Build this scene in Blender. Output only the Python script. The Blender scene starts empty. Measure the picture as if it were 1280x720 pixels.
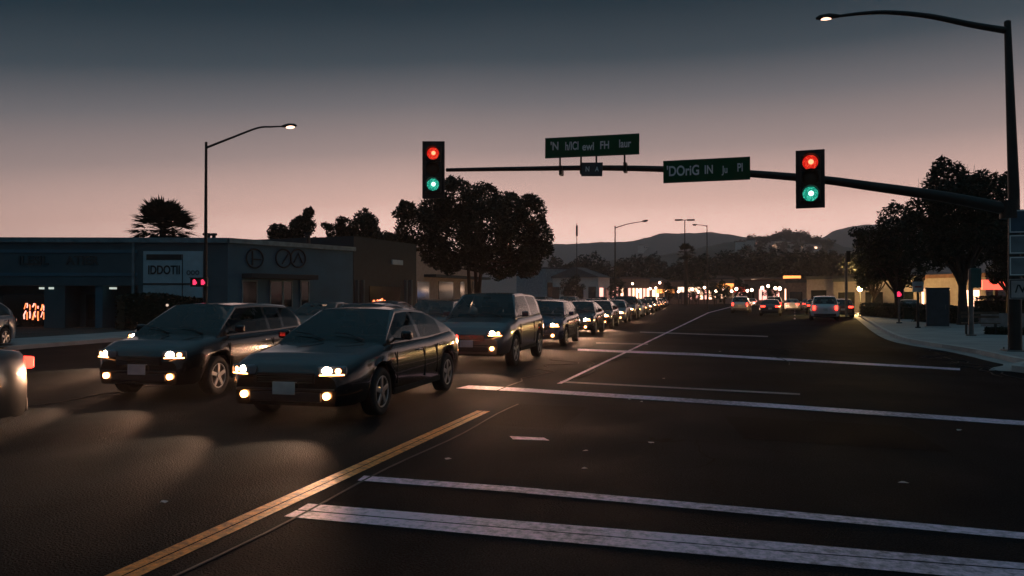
import bpy, bmesh, math, random
from mathutils import Vector, Matrix
from math import sin, cos, pi, radians as R

random.seed(11)
scene = bpy.context.scene
COL = scene.collection

# ------------------------------------------------------------------ camera frame
FPX, CAMZ = 950.0, 1.6                     # focal length in 1280-px pixels, eye height
YAW, PITCH = R(16.1), math.atan(12 / 950.0)
FWD = Vector((-sin(YAW) * cos(PITCH), cos(YAW) * cos(PITCH), sin(PITCH)))
RGT = Vector((cos(YAW), sin(YAW), 0))
UP = RGT.cross(FWD)
CAM = Vector((0, 0, CAMZ))


def ray(u, v):
    return FWD + RGT * ((u - 640) / FPX) + UP * ((360 - v) / FPX)


def G(u, v, z=0.0):
    """surveyed ground point seen at photograph pixel (u, v)"""
    r = ray(u, v)
    return CAM + r * ((z - CAMZ) / r.z)


def P(u, v, d):
    return CAM + ray(u, v) * d


# ------------------------------------------------------------------ materials
MATS = {}


def nodes_of(m):
    m.use_nodes = True
    nt = m.node_tree
    return nt, nt.nodes, nt.links, nt.nodes['Principled BSDF']


def mat(name, col, rough=.6, metal=0.0, var=.25, scale=3.0, bump=0.0, bscale=40.0, spec=.5, coat=0.0, emit=None, es=0.0, col2=None):
    if name in MATS:
        return MATS[name]
    m = bpy.data.materials.new(name)
    nt, N, L, b = nodes_of(m)
    tc = N.new('ShaderNodeTexCoord')
    nz = N.new('ShaderNodeTexNoise')
    nz.inputs['Scale'].default_value = scale
    nz.inputs['Detail'].default_value = 6
    L.new(tc.outputs['Object'], nz.inputs['Vector'])
    rp = N.new('ShaderNodeValToRGB')
    c2 = col2 or tuple(min(1, c * (1 + var)) for c in col)
    c1 = tuple(c * (1 - var) for c in col) if col2 is None else col
    rp.color_ramp.elements[0].position = .32
    rp.color_ramp.elements[1].position = .68
    rp.color_ramp.elements[0].color = (*c1, 1)
    rp.color_ramp.elements[1].color = (*c2, 1)
    L.new(nz.outputs['Fac'], rp.inputs['Fac'])
    L.new(rp.outputs['Color'], b.inputs['Base Color'])
    b.inputs['Roughness'].default_value = rough
    b.inputs['Metallic'].default_value = metal
    b.inputs['Specular IOR Level'].default_value = spec
    b.inputs['Coat Weight'].default_value = coat
    b.inputs['Coat Roughness'].default_value = .06
    if bump:
        n2 = N.new('ShaderNodeTexNoise')
        n2.inputs['Scale'].default_value = bscale
        n2.inputs['Detail'].default_value = 4
        L.new(tc.outputs['Object'], n2.inputs['Vector'])
        bp = N.new('ShaderNodeBump')
        bp.inputs['Strength'].default_value = bump
        bp.inputs['Distance'].default_value = .02
        L.new(n2.outputs['Fac'], bp.inputs['Height'])
        L.new(bp.outputs['Normal'], b.inputs['Normal'])
    if emit:
        b.inputs['Emission Color'].default_value = (*emit, 1)
        b.inputs['Emission Strength'].default_value = es
    MATS[name] = m
    return m


def emis(name, col, s):
    return mat(name, tuple(c * .5 for c in col), .3, emit=col, es=s, var=.02)


def asphalt(name, base, patch, wheel=False):
    m = bpy.data.materials.new(name)
    nt, N, L, b = nodes_of(m)
    tc = N.new('ShaderNodeTexCoord')

    def noise(sc, det=6, dist=0, vec=None):
        n = N.new('ShaderNodeTexNoise')
        n.inputs['Scale'].default_value = sc
        n.inputs['Detail'].default_value = det
        n.inputs['Distortion'].default_value = dist
        L.new(vec or tc.outputs['Object'], n.inputs['Vector'])
        return n.outputs['Fac']

    def ramp(f, a, bb, ca=(0, 0, 0, 1), cb=(1, 1, 1, 1)):
        r = N.new('ShaderNodeValToRGB')
        r.color_ramp.elements[0].position = a
        r.color_ramp.elements[1].position = bb
        r.color_ramp.elements[0].color = ca
        r.color_ramp.elements[1].color = cb
        L.new(f, r.inputs['Fac'])
        return r.outputs['Color']

    def mix(f, a, c, mode='MIX'):
        x = N.new('ShaderNodeMixRGB')
        x.blend_type = mode
        for s, k in ((f, 0), (a, 1), (c, 2)):
            if hasattr(s, 'links') or hasattr(s, 'is_linked'):
                L.new(s, x.inputs[k])
            else:
                x.inputs[k].default_value = s
        return x.outputs['Color']
    big = ramp(noise(.16, 5, .6), .4, .62)
    c = mix(big, (*base, 1), (*patch, 1))
    mpw = N.new('ShaderNodeMapping')
    mpw.inputs['Scale'].default_value = (1.7, .05, 1)
    L.new(tc.outputs['Object'], mpw.inputs['Vector'])
    streak = ramp(noise(1.0, 3, .2, mpw.outputs['Vector']), .38, .66)      # worn wheel tracks along the lanes
    c = mix(streak, c, mix(.65, c, (1.5, 1.45, 1.4, 1), 'MULTIPLY'))
    grain = ramp(noise(70, 3), .38, .68, (.35, .35, .35, 1), (2.4, 2.4, 2.4, 1))
    c = mix(.8, c, grain, 'MULTIPLY')
    # aggregate: pale stones
    vo = N.new('ShaderNodeTexVoronoi')
    vo.inputs['Scale'].default_value = 42
    L.new(tc.outputs['Object'], vo.inputs['Vector'])
    stone = ramp(vo.outputs['Distance'], .06, .16, (1, 1, 1, 1), (0, 0, 0, 1))
    c = mix(stone, c, (base[0] * 6, base[1] * 5.4, base[2] * 5, 1))
    # cracks
    vc = N.new('ShaderNodeTexVoronoi')
    vc.feature = 'DISTANCE_TO_EDGE'
    vc.inputs['Scale'].default_value = .33
    mp = N.new('ShaderNodeVectorMath')
    mp.operation = 'ADD'
    nc = N.new('ShaderNodeTexNoise')
    nc.inputs['Scale'].default_value = 1.3
    L.new(tc.outputs['Object'], nc.inputs['Vector'])
    L.new(tc.outputs['Object'], mp.inputs[0])
    L.new(nc.outputs['Color'], mp.inputs[1])
    L.new(mp.outputs[0], vc.inputs['Vector'])
    crack = ramp(vc.outputs['Distance'], .002, .006, (1, 1, 1, 1), (0, 0, 0, 1))
    cm = mix(1.0, crack, ramp(noise(.21), .5, .56), 'MULTIPLY')
    c = mix(cm, c, (.006, .006, .007, 1))
    L.new(c, b.inputs['Base Color'])
    rr = ramp(noise(.5, 5, .4), .3, .7, (.7, .7, .7, 1), (.95, .95, .95, 1))
    L.new(rr, b.inputs['Roughness'])
    b.inputs['Specular IOR Level'].default_value = .02
    bp = N.new('ShaderNodeBump')
    bp.inputs['Strength'].default_value = 1.0
    bp.inputs['Distance'].default_value = .02
    L.new(noise(60, 3), bp.inputs['Height'])
    L.new(bp.outputs['Normal'], b.inputs['Normal'])
    MATS[name] = m
    return m


def paint(name, col):
    """thermoplastic road paint, worn through to the asphalt in places"""
    m = bpy.data.materials.new(name)
    nt, N, L, b = nodes_of(m)
    tc = N.new('ShaderNodeTexCoord')
    n = N.new('ShaderNodeTexNoise')
    n.inputs['Scale'].default_value = 14
    n.inputs['Detail'].default_value = 9
    n.inputs['Roughness'].default_value = .7
    L.new(tc.outputs['Object'], n.inputs['Vector'])
    n3 = N.new('ShaderNodeTexNoise')
    n3.inputs['Scale'].default_value = .7
    L.new(tc.outputs['Object'], n3.inputs['Vector'])
    ad = N.new('ShaderNodeMath')
    ad.operation = 'MULTIPLY_ADD'
    ad.inputs[1].default_value = .55
    L.new(n3.outputs['Fac'], ad.inputs[0])
    L.new(n.outputs['Fac'], ad.inputs[2])
    r = N.new('ShaderNodeValToRGB')
    r.color_ramp.elements[0].position = .60
    r.color_ramp.elements[1].position = .86
    r.color_ramp.elements[0].color = (*[c * .25 for c in col], 1)
    r.color_ramp.elements[1].color = (*col, 1)
    L.new(ad.outputs[0], r.inputs['Fac'])
    L.new(r.outputs['Color'], b.inputs['Base Color'])
    b.inputs['Roughness'].default_value = .6
    bp = N.new('ShaderNodeBump')
    bp.inputs['Strength'].default_value = .5
    bp.inputs['Distance'].default_value = .01
    n2 = N.new('ShaderNodeTexNoise')
    n2.inputs['Scale'].default_value = 70
    L.new(tc.outputs['Object'], n2.inputs['Vector'])
    L.new(n2.outputs['Fac'], bp.inputs['Height'])
    L.new(bp.outputs['Normal'], b.inputs['Normal'])
    MATS[name] = m
    return m


def lens_mat(name, deep, hot, s):
    """LED signal lens: bright dots behind a faceted cover"""
    m = bpy.data.materials.new(name)
    nt, N, L, b = nodes_of(m)
    tc = N.new('ShaderNodeTexCoord')
    v = N.new('ShaderNodeTexVoronoi')
    v.inputs['Scale'].default_value = 26
    L.new(tc.outputs['Object'], v.inputs['Vector'])
    r = N.new('ShaderNodeValToRGB')
    r.color_ramp.elements[0].position, r.color_ramp.elements[0].color = .15, (*hot, 1)
    r.color_ramp.elements[1].position, r.color_ramp.elements[1].color = .55, (*deep, 1)
    L.new(v.outputs['Distance'], r.inputs['Fac'])
    L.new(r.outputs[0], b.inputs['Emission Color'])
    b.inputs['Emission Strength'].default_value = s
    b.inputs['Base Color'].default_value = (*[c * .2 for c in deep], 1)
    b.inputs['Roughness'].default_value = .2
    return m


def window_glass(name, tint=.30):
    m = bpy.data.materials.new(name)
    m.use_nodes = True
    nt = m.node_tree
    N, L = nt.nodes, nt.links
    N.remove(N['Principled BSDF'])
    tr = N.new('ShaderNodeBsdfTransparent')
    gl = N.new('ShaderNodeBsdfGlossy')
    gl.inputs['Roughness'].default_value = .02
    gl.inputs['Color'].default_value = (.8, .85, .85, 1)
    tc = N.new('ShaderNodeTexCoord')
    nz = N.new('ShaderNodeTexNoise')
    nz.inputs['Scale'].default_value = 5
    L.new(tc.outputs['Object'], nz.inputs['Vector'])
    rp = N.new('ShaderNodeValToRGB')
    rp.color_ramp.elements[0].color = (tint * .8, tint * .85, tint * .85, 1)
    rp.color_ramp.elements[1].color = (tint, tint * 1.05, tint * 1.05, 1)
    L.new(nz.outputs['Fac'], rp.inputs['Fac'])
    L.new(rp.outputs[0], tr.inputs['Color'])
    fr = N.new('ShaderNodeFresnel')
    fr.inputs['IOR'].default_value = 1.52
    mx = N.new('ShaderNodeMixShader')
    L.new(fr.outputs[0], mx.inputs[0])
    L.new(tr.outputs[0], mx.inputs[1])
    L.new(gl.outputs[0], mx.inputs[2])
    L.new(mx.outputs[0], [n for n in N if n.type == 'OUTPUT_MATERIAL'][0].inputs[0])
    return m


# ------------------------------------------------------------------ mesh builder
class MB:
    def __init__(self):
        self.v, self.f, self.mi, self.sm = [], [], [], []

    def add(self, verts, faces, mi=0, smooth=False, M=None):
        o = len(self.v)
        for p in verts:
            p = Vector(p)
            self.v.append(M @ p if M else p)
        for f in faces:
            self.f.append([o + i for i in f])
            self.mi.append(mi)
            self.sm.append(smooth)
        return self

    def box(self, c, s, mi=0, M=None, bev=0.0):
        """centre c, size s"""
        bm = bmesh.new()
        bmesh.ops.create_cube(bm, size=1)
        for v in bm.verts:
            v.co = Vector((v.co.x * s[0] + c[0], v.co.y * s[1] + c[1], v.co.z * s[2] + c[2]))
        if bev:
            bmesh.ops.bevel(bm, geom=bm.edges[:], offset=bev, segments=2, affect='EDGES', profile=.6)
        return self.frombm(bm, mi, M)

    def frombm(self, bm, mi=0, M=None, smooth=False):
        bm.verts.index_update()
        self.add([v.co.copy() for v in bm.verts], [[v.index for v in f.verts] for f in bm.faces], mi, smooth, M)
        bm.free()
        return self

    def tube(self, pts, rad, seg=10, mi=0, cap=True, M=None, smooth=True):
        pts = [Vector(p) for p in pts]
        if not hasattr(rad, '__len__'):
            rad = [rad] * len(pts)
        vs, fs = [], []
        ref = None
        for i, p in enumerate(pts):
            a = pts[max(0, i - 1)]
            b = pts[min(len(pts) - 1, i + 1)]
            t = (b - a).normalized()
            if ref is None:
                ref = t.orthogonal().normalized()
            ref = (ref - t * ref.dot(t)).normalized()
            w = t.cross(ref)
            for k in range(seg):
                an = 2 * pi * k / seg
                vs.append(p + (ref * cos(an) + w * sin(an)) * rad[i])
        for i in range(len(pts) - 1):
            for k in range(seg):
                a, b = i * seg + k, i * seg + (k + 1) % seg
                fs.append([a, b, b + seg, a + seg])
        self.add(vs, fs, mi, smooth, M)
        if cap:
            n = (len(pts) - 1) * seg
            self.add(vs[:seg], [list(range(seg))[::-1]], mi, False, M)
            self.add(vs[n:], [list(range(seg))], mi, False, M)
        return self

    def cyl(self, c, r, h, seg=16, mi=0, axis=(0, 0, 1), M=None, r2=None):
        c, a = Vector(c), Vector(axis).normalized()
        return self.tube([c - a * h / 2, c + a * h / 2], [r, r2 if r2 is not None else r], seg, mi, True, M)

    def ball(self, c, s, seg=12, mi=0, M=None):
        bm = bmesh.new()
        bmesh.ops.create_uvsphere(bm, u_segments=seg, v_segments=max(6, seg // 2), radius=1)
        for v in bm.verts:
            v.co = Vector((v.co.x * s[0] + c[0], v.co.y * s[1] + c[1], v.co.z * s[2] + c[2]))
        return self.frombm(bm, mi, M, True)

    def prism(self, pts, z0, z1, mi=0, mtop=None, M=None):
        n = len(pts)
        a = sum(pts[i][0] * pts[(i + 1) % n][1] - pts[(i + 1) % n][0] * pts[i][1] for i in range(n))
        if a < 0:
            pts = pts[::-1]
        vs = [(p[0], p[1], z0) for p in pts] + [(p[0], p[1], z1) for p in pts]
        self.add(vs, [[i, (i + 1) % n, n + (i + 1) % n, n + i] for i in range(n)] + [list(range(n))[::-1]], mi, False, M)
        self.add(vs, [list(range(n, 2 * n))], mi if mtop is None else mtop, False, M)
        return self

    def sheet(self, pts, z, mi=0):
        n = len(pts)
        a = sum(pts[i][0] * pts[(i + 1) % n][1] - pts[(i + 1) % n][0] * pts[i][1] for i in range(n))
        if a < 0:
            pts = pts[::-1]
        return self.add([(p[0], p[1], z) for p in pts], [list(range(n))], mi)

    def build(self, name, mats, parent=None, loc=None):
        me = bpy.data.meshes.new(name)
        me.from_pydata([tuple(p) for p in self.v], [], self.f)
        if not isinstance(mats, (list, tuple)):
            mats = [mats]
        for m in mats:
            me.materials.append(m)
        me.polygons.foreach_set('material_index', self.mi)
        me.polygons.foreach_set('use_smooth', self.sm)
        me.update()
        o = bpy.data.objects.new(name, me)
        COL.objects.link(o)
        if parent:
            o.parent = parent
        if loc is not None:
            o.location = loc
        return o


def tag(o, label=None, cat=None, group=None, kind=None):
    if label:
        o['label'] = label
    if cat:
        o['category'] = cat
    if group:
        o['group'] = group
    if kind:
        o['kind'] = kind
    return o


def empty(name, loc, rz=0.0, label=None, cat=None, group=None):
    o = bpy.data.objects.new(name, None)
    COL.objects.link(o)
    o.empty_display_size = .3
    o.location = loc
    o.rotation_euler = (0, 0, rz)
    return tag(o, label, cat, group)


KIDS = {}


def copy_tree(o, parent=None):
    c = o.copy()
    COL.objects.link(c)
    if parent:
        c.parent = parent
        if 'label' in o and False:
            pass
    for ch in [x for x in o.children]:
        copy_tree(ch, c)
    return c


def text_mb(s, size, depth=.004, font_scale=1.0):
    cu = bpy.data.curves.new('lettering', 'FONT')
    cu.body = s
    cu.size = size
    cu.extrude = depth
    cu.offset = size * .022
    cu.align_x = 'CENTER'
    cu.align_y = 'CENTER'
    ob = bpy.data.objects.new('lettering', cu)
    COL.objects.link(ob)
    dg = bpy.context.evaluated_depsgraph_get()
    me = bpy.data.meshes.new_from_object(ob.evaluated_get(dg))
    vs = [v.co.copy() for v in me.vertices]
    fs = [list(p.vertices) for p in me.polygons]
    bpy.data.objects.remove(ob)
    bpy.data.curves.remove(cu)
    bpy.data.meshes.remove(me)
    return vs, fs


def facing(p, right, up=(0, 0, 1)):
    """matrix mapping local x->right, y->up, z->outward at p"""
    r = Vector(right).normalized()
    u = Vector(up)
    u = (u - r * u.dot(r)).normalized()
    n = r.cross(u)
    M = Matrix((r, u, n)).transposed().to_4x4()
    M.translation = Vector(p)
    return M
# ------------------------------------------------------------------ cars
tyre_m = mat('tyre_rubber', (.02, .02, .02), .85, var=.3, scale=30, bump=.3)
rim_m = mat('alloy', (.45, .45, .47), .3, .9)
glass_m = window_glass('tinted_car_glass', .50)
seat_m = mat('seat_fabric', (.03, .03, .033), .9, bump=.2)
trim_m = mat('black_plastic', (.018, .018, .019), .5, bump=.15, bscale=120)
chrome_m = mat('chrome', (.6, .6, .6), .15, 1.0)
lens_m = mat('headlight_lens', (.25, .25, .27), .08, .3, spec=.9)
head_e = emis('headlight_glow', (1.0, .74, .52), 110)
drl_e = emis('running_light_glow', (1.0, .36, .11), 20)
amber_e = emis('amber_marker_glow', (1.0, .25, .03), 10)
tail_e = emis('tail_light_glow', (1.0, .035, .02), 7)
tail_off = mat('tail_light_lens', (.25, .01, .01), .15, spec=.8)
plate_m = mat('licence_plate', (.55, .55, .52), .5)
dark_m = mat('underbody_black', (.008, .008, .008), .9)


def interp(tab, y):
    if y <= tab[0][0]:
        return tab[0][1]
    for (a, va), (b, vb) in zip(tab, tab[1:]):
        if y <= b:
            t = (y - a) / (b - a)
            t = t * t * (3 - 2 * t) * .35 + t * .65
            return va + (vb - va) * t
    return tab[-1][1]


SPECS = {
    'sedan': dict(L=4.75, W=1.84, H=1.45, deck=[(-2.38, .74), (-2.3, .98), (-1.75, 1.04), (-.5, .98), (1.0, .97), (1.9, .86), (2.2, .79), (2.34, .72), (2.38, .60)],
                  cab=(1.15, .32, -.85, -1.82), sill=.24, wheel=.325, axles=(1.42, -1.38), roofw=.60),
    'hatch': dict(L=4.2, W=1.78, H=1.5, deck=[(-2.1, .74), (-2.05, 1.0), (-1.75, 1.04), (-.5, 1.0), (1.0, .98), (1.65, .90), (1.95, .82), (2.06, .74), (2.1, .60)],
                  cab=(1.2, .38, -1.45, -2.0), sill=.24, wheel=.315, axles=(1.28, -1.27), roofw=.60),
    'suv': dict(L=4.7, W=1.9, H=1.72, deck=[(-2.35, .85), (-2.3, 1.14), (-1.9, 1.18), (-.5, 1.14), (1.0, 1.12), (1.85, 1.02), (2.2, .9), (2.35, .66)],
                cab=(1.2, .48, -1.75, -2.22), sill=.32, wheel=.37, axles=(1.42, -1.38), roofw=.66),
    'pickup': dict(L=5.6, W=2.0, H=1.85, deck=[(-2.8, .95), (-2.76, 1.26), (-.9, 1.28), (-.2, 1.24), (1.3, 1.2), (2.1, 1.14), (2.62, 1.0), (2.8, .7)],
                   cab=(1.45, .75, -.55, -.95), sill=.42, wheel=.41, axles=(1.8, -1.75), roofw=.70),
    'van': dict(L=5.1, W=1.98, H=2.0, deck=[(-2.55, .85), (-2.5, 1.16), (-1.9, 1.18), (-.5, 1.16), (1.2, 1.1), (2.0, 1.0), (2.4, .86), (2.55, .6)],
                cab=(1.7, .75, -2.2, -2.46), sill=.3, wheel=.36, axles=(1.6, -1.5), roofw=.76),
}


def make_car(kind, paint_m, heads=True, tails=True):
    S = SPECS[kind]
    hl, hw, wr, sill = S['L'] / 2, S['W'] / 2, S['wheel'], S['sill']
    root = empty(kind, (0, 0, 0))
    arch = wr + .075

    def width(y):
        e = abs(y) / hl
        return hw * (1 - .03 * e ** 2 - .17 * max(0, (e - .78) / .22) ** 2.2)

    def zbot(y):
        z = sill + (.02 if abs(y) < hl - .3 else .0)
        for a in S['axles']:
            dy = abs(y - a)
            if dy < arch:
                z = max(z, wr + math.sqrt(arch * arch - dy * dy))
        return z
    ys = [-hl + i * S['L'] / 96 for i in range(97)]
    prof = [(0, .945), (.1, .972), (.3, .995), (.52, 1.0), (.7, .985), (.84, .965), (.93, .925), (.985, .86), (1.0, .76), (1.012, .4), (1.02, 0)]
    body = MB()
    rings = []
    for y in ys:
        zt = interp(S['deck'], y)
        zb = zbot(y)
        w = width(y)
        e = max(0, (abs(y) - (hl - .09)) / .09)
        rings.append([(w * p[1] * (1 - .05 * e), y, (zb if p[0] == 0 else (sill + (zt - sill) * p[0] if sill + (zt - sill) * p[0] > zb + .012 else zb + .012 + p[0] * .004))) for p in prof])
    vs, fs = [], []
    npf = len(prof)
    for r in rings:
        vs += r + [(-p[0], p[1], p[2]) for p in r[:-1]][::-1]
    nr = 2 * npf - 1
    for i in range(len(rings) - 1):
        for k in range(nr - 1):
            a = i * nr + k
            fs.append([a, a + 1, a + nr + 1, a + nr])
    body.add(vs, fs, 0, True)
    body.add(vs[:nr], [list(range(nr))], 0)
    body.add(vs[-nr:], [list(range(nr))[::-1]], 0)
    # cabin
    cf, rf, rr, cr = S['cab']
    H = S['H']

    def zroof(y):
        if y > rf:
            t = (cf - y) / (cf - rf)
            base = interp(S['deck'], cf) - .01
            return base + (H - .03 - base) * (t ** .88)
        if y < rr:
            t = (y - cr) / (rr - cr)
            base = interp(S['deck'], cr) - .01
            return base + (H - .05 - base) * (max(0, t) ** .8)
        t = (y - rr) / (rf - rr)
        return H - .05 + .02 * t + .03 * sin(pi * t)
    cy = sorted(set([cf - (cf - rf) * i / 10 for i in range(11)] + [rf - (rf - rr) * i / 20 for i in range(21)] + [rr - (rr - cr) * i / 10 for i in range(11)]))
    cr_rings = []
    for y in cy:
        zr = zroof(y)
        zb = interp(S['deck'], y) - .03
        wb = width(y) - .085
        t = max(0, min(1, (zr - zb) / (H - zb)))
        wt = wb + (S['roofw'] - wb) * t ** 1.1
        row = []
        for q, (a, b) in enumerate([(0, 0), (.06, .04), (.5, .42), (.93, .95), (1.0, 1.0)]):
            row.append((wb + (wt - wb) * b, y, zb + (zr - .035 * t - zb) * a))
        row.append((wt - .07 * t, y, zr - .008 * t))
        row.append((wt * .45, y, zr + .012 * t))
        row.append((0, y, zr + .016 * t))
        cr_rings.append(row)
    nk = len(cr_rings[0])
    gl = {'windshield': MB(), 'rear_window': MB()}
    bp = (rf + rr) / 2 + .05
    for i in range(len(cy) - 1):
        ym = (cy[i] + cy[i + 1]) / 2
        for k in range(nk - 1):
            for sgn in (1, -1):
                q = [cr_rings[i][k], cr_rings[i][k + 1], cr_rings[i + 1][k + 1], cr_rings[i + 1][k]]
                q = [(p[0] * sgn, p[1], p[2]) for p in q]
                if sgn < 0:
                    q = q[::-1]
                tgt = body
                if k >= 5:
                    if ym > rf + .02:
                        tgt = gl['windshield']
                    elif ym < rr - .06:
                        tgt = gl['rear_window']
                elif 1 <= k <= 2:
                    back = cr + (rr - cr) * .55 if kind in ('sedan', 'hatch') else (rr + .02 if kind == 'pickup' else rr + .12)
                    front = rf + (cf - rf) * .62
                    if back < ym < front and abs(ym - bp) > .05 and not (kind in ('suv', 'van', 'hatch') and abs(ym - (rr + .45)) < .05):
                        seg_ = 0 if ym > bp else 1
                        if kind in ('suv', 'van', 'hatch') and ym < rr + .45:
                            seg_ = 2
                        tgt = gl.setdefault(('side', sgn, seg_), MB())
                V_ = [Vector(p) for p in q]
                nn_ = (V_[1] - V_[0]).cross(V_[2] - V_[0]) + (V_[2] - V_[0]).cross(V_[3] - V_[0])
                c_ = (V_[0] + V_[1] + V_[2] + V_[3]) / 4
                if nn_.dot(c_ - Vector((0, (rf + rr) / 2, H - .75))) < 0:
                    q = q[::-1]
                tgt.add(q, [[0, 1, 2, 3]], 0, True)
    # wheel wells + floor
    body.box((0, 0, sill + .12), (S['W'] - .32, S['L'] - .35, .22), 1)
    for a in S['axles']:
        body.box((0, a, wr + .12), (S['W'] - .52, arch * 2 - .02, wr * 1.35), 1)
    # door seams, sill trim, arches
    for sx in (1, -1):
        for yy in (cf - .25, bp, rr + .05 if kind != 'pickup' else rr - .1):
            zt = interp(S['deck'], yy)
            body.box((sx * (width(yy) * .993), yy, (sill + zt) / 2 + .0), (.018, .008, (zt - sill) * .62), 1)
        body.box((sx * (hw * .955), 0, sill + .035), (.05, (S['axles'][0] - S['axles'][1]) - 2 * arch - .02, .09), 1, bev=.015)
        for yy in (bp + .22, bp - .75):
            if kind != 'pickup' or yy > rr:
                body.box((sx * (hw * .998), yy, interp(S['deck'], yy) - .17), (.03, .17, .022), 2, bev=.008)
    for sx in (1, -1):        # bonnet shut lines
        pts_ = []
        for i_ in range(8):
            y_ = cf - .03 + (hl - .22 - cf) * i_ / 7
            pts_.append((sx * width(y_) * .70, y_, sill + (interp(S['deck'], y_) - sill) * .985 + .001))
        body.tube(pts_, .005, 4, 1, False)
    b = body.build('body', [paint_m, dark_m, chrome_m], root)
    if kind == 'pickup':
        bed = MB()
        bed.box((0, (-.95 - 2.72) / 2, 1.295), (S['W'] - .42, 1.6, .02))
        bed.build('cargo_bed', dark_m, root)
    gl['windshield'].build('windshield', glass_m, root)
    gl['rear_window'].build('rear_window', glass_m, root)
    for k_, mb_ in gl.items():
        if k_[0] == 'side':
            mb_.build('side_window', glass_m, root)
    # cabin fittings seen through the glass
    zb_ = interp(S['deck'], (cf + rf) / 2)
    for ys_ in ((rf + rr) / 2 + .12, (rf + rr) / 2 - .78) if kind != 'pickup' else ((rf + rr) / 2 + .05,):
        for sx in (1, -1):
            M = Matrix.Translation((sx * .36, ys_, zb_ - .05)) @ Matrix.Rotation(R(12), 4, 'X')
            hh_ = H - zb_ - .13
            MB().box((0, 0, hh_ * .28), (.46, .12, hh_ * .62), 0, M, .04).box((0, -.0, hh_ * .74), (.24, .09, hh_ * .28), 0, M, .035).build('seat', seat_m, root)
    MB().box((0, cf - .55, zb_ + .01), (S['W'] - .5, .4, .12), 0, None, .04).build('dashboard', trim_m, root)
    sw = [(.36 + .18 * cos(2 * pi * k / 20), cf - .82 + .07 * sin(2 * pi * k / 20), zb_ + .05 + .17 * sin(2 * pi * k / 20)) for k in range(21)]
    MB().tube([(-p[0], p[1], p[2]) for p in sw], .014, 6, 0, False).build('steering_wheel', trim_m, root)
    MB().box((0, rf + .12, H - .13), (.2, .03, .06), 0, None, .01).build('rear_view_mirror', trim_m, root)
    for sx in (.12, -.5):
        p0 = Vector((sx, cf - .02, interp(S['deck'], cf) + .045))
        MB().tube([p0, p0 + Vector((.28, -.10, .075)), p0 + Vector((.52, -.13, .10))], [.012, .009, .006], 5).build('wiper', trim_m, root)
    # wheels
    tm = MB()
    prof_t = [(wr - .115, .095), (wr - .03, .105), (wr - .005, .085), (wr, .05), (wr, -.05), (wr - .005, -.085), (wr - .03, -.105), (wr - .115, -.095)]
    seg = 28
    vs, fs = [], []
    for k in range(seg):
        an = 2 * pi * k / seg
        for (rad, x) in prof_t:
            vs.append((x, rad * cos(an), rad * sin(an)))
    n = len(prof_t)
    for k in range(seg):
        for j in range(n):
            a, c = k * n + j, k * n + (j + 1) % n
            d, e = ((k + 1) % seg) * n + j, ((k + 1) % seg) * n + (j + 1) % n
            fs.append([a, d, e, c])
    tm.add(vs, fs, 0, True)
    rm = MB()
    rm.cyl((.02, 0, 0), wr - .112, .13, 24, 1, (1, 0, 0))
    for k in range(5):
        an = 2 * pi * k / 5
        M = Matrix.Rotation(an, 4, 'X')
        rm.box((.085, 0, (wr - .11) / 2), (.025, .065, wr - .13), 0, M, .008)
    rm.cyl((.09, 0, 0), .05, .04, 12, 0, (1, 0, 0))
    rm.tube([(.088, (wr - .118) * cos(2 * pi * k / 24), (wr - .118) * sin(2 * pi * k / 24)) for k in range(25)], .012, 6, 0, False)
    tmesh = rmesh = None
    for a in S['axles']:
        for sx in (1, -1):
            w = empty('wheel', (sx * (hw - .115), a, wr), 0 if sx > 0 else pi)
            w.parent = root
            if tmesh is None:
                t = tm.build('tyre', tyre_m, w)
                r_ = rm.build('rim', [rim_m, dark_m], w)
                tmesh, rmesh = t.data, r_.data
            else:
                for nm, me in (('tyre', tmesh), ('rim', rmesh)):
                    o = bpy.data.objects.new(nm, me)
                    COL.objects.link(o)
                    o.parent = w
    # front
    zf = interp(S['deck'], hl - .18)
    fw = width(hl - .1)
    zl = sill + (zf - sill) * .80
    g = MB()
    g.box((0, hl - .012, sill + (zf - sill) * .62), (fw * 1.02, .05, (zf - sill) * .24), 1, bev=.018)
    for k in range(4):
        g.box((0, hl + .016, sill + (zf - sill) * (.53 + .055 * k)), (fw * .96, .014, .012), 0)
    g.build('grille', [chrome_m, dark_m], root)
    g = MB()
    g.box((0, hl + .0, sill + .11), (fw * 1.25, .06, .12), 0, bev=.02)
    g.box((0, hl + .012, sill + .2), (fw * 1.7, .045, .03), 0, bev=.01)
    g.build('front_bumper_trim', trim_m, root)
    for sx in (1, -1):
        hm = MB()
        cx = sx * fw * .77
        ca = Matrix.Translation((cx, hl - .055, zl)) @ Matrix.Rotation(-sx * R(24), 4, 'Z')
        hm.box((0, 0, 0), (fw * .46, .13, .125), 0, ca, .03)
        hm.ball((-sx * .06, .058, .003), (.066, .024, .05), 14, 1 if heads else 0, ca)
        hm.ball((sx * .075, .058, .0), (.042, .02, .038), 12, 2 if heads else 0, ca)
        hm.box((0, .064, -.049), (fw * .38, .012, .012), 2 if heads else 0, ca)
        hm.build('headlight', [lens_m, head_e, drl_e], root)
        fm = MB()
        fm.cyl((sx * fw * .72, hl + .005, sill + .13), .045, .07, 14, 0, (0, 1, 0))
        fm.build('fog_light', drl_e if heads else lens_m, root)
        mk = MB()
        mk.box((sx * (fw * .97), hl - .19, zl - .16), (.03, .12, .04), 0, Matrix(), .008)
        mk.build('marker_light', amber_e if heads else tail_off, root)
        tl = MB()
        zt = interp(S['deck'], -hl + .12)
        zz = sill + (zt - sill) * .80
        tall = .30 if kind in ('suv', 'van', 'pickup') else .14
        wd = .17 if kind in ('suv', 'van', 'pickup') else .34
        tw = width(-hl + .1)
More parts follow.
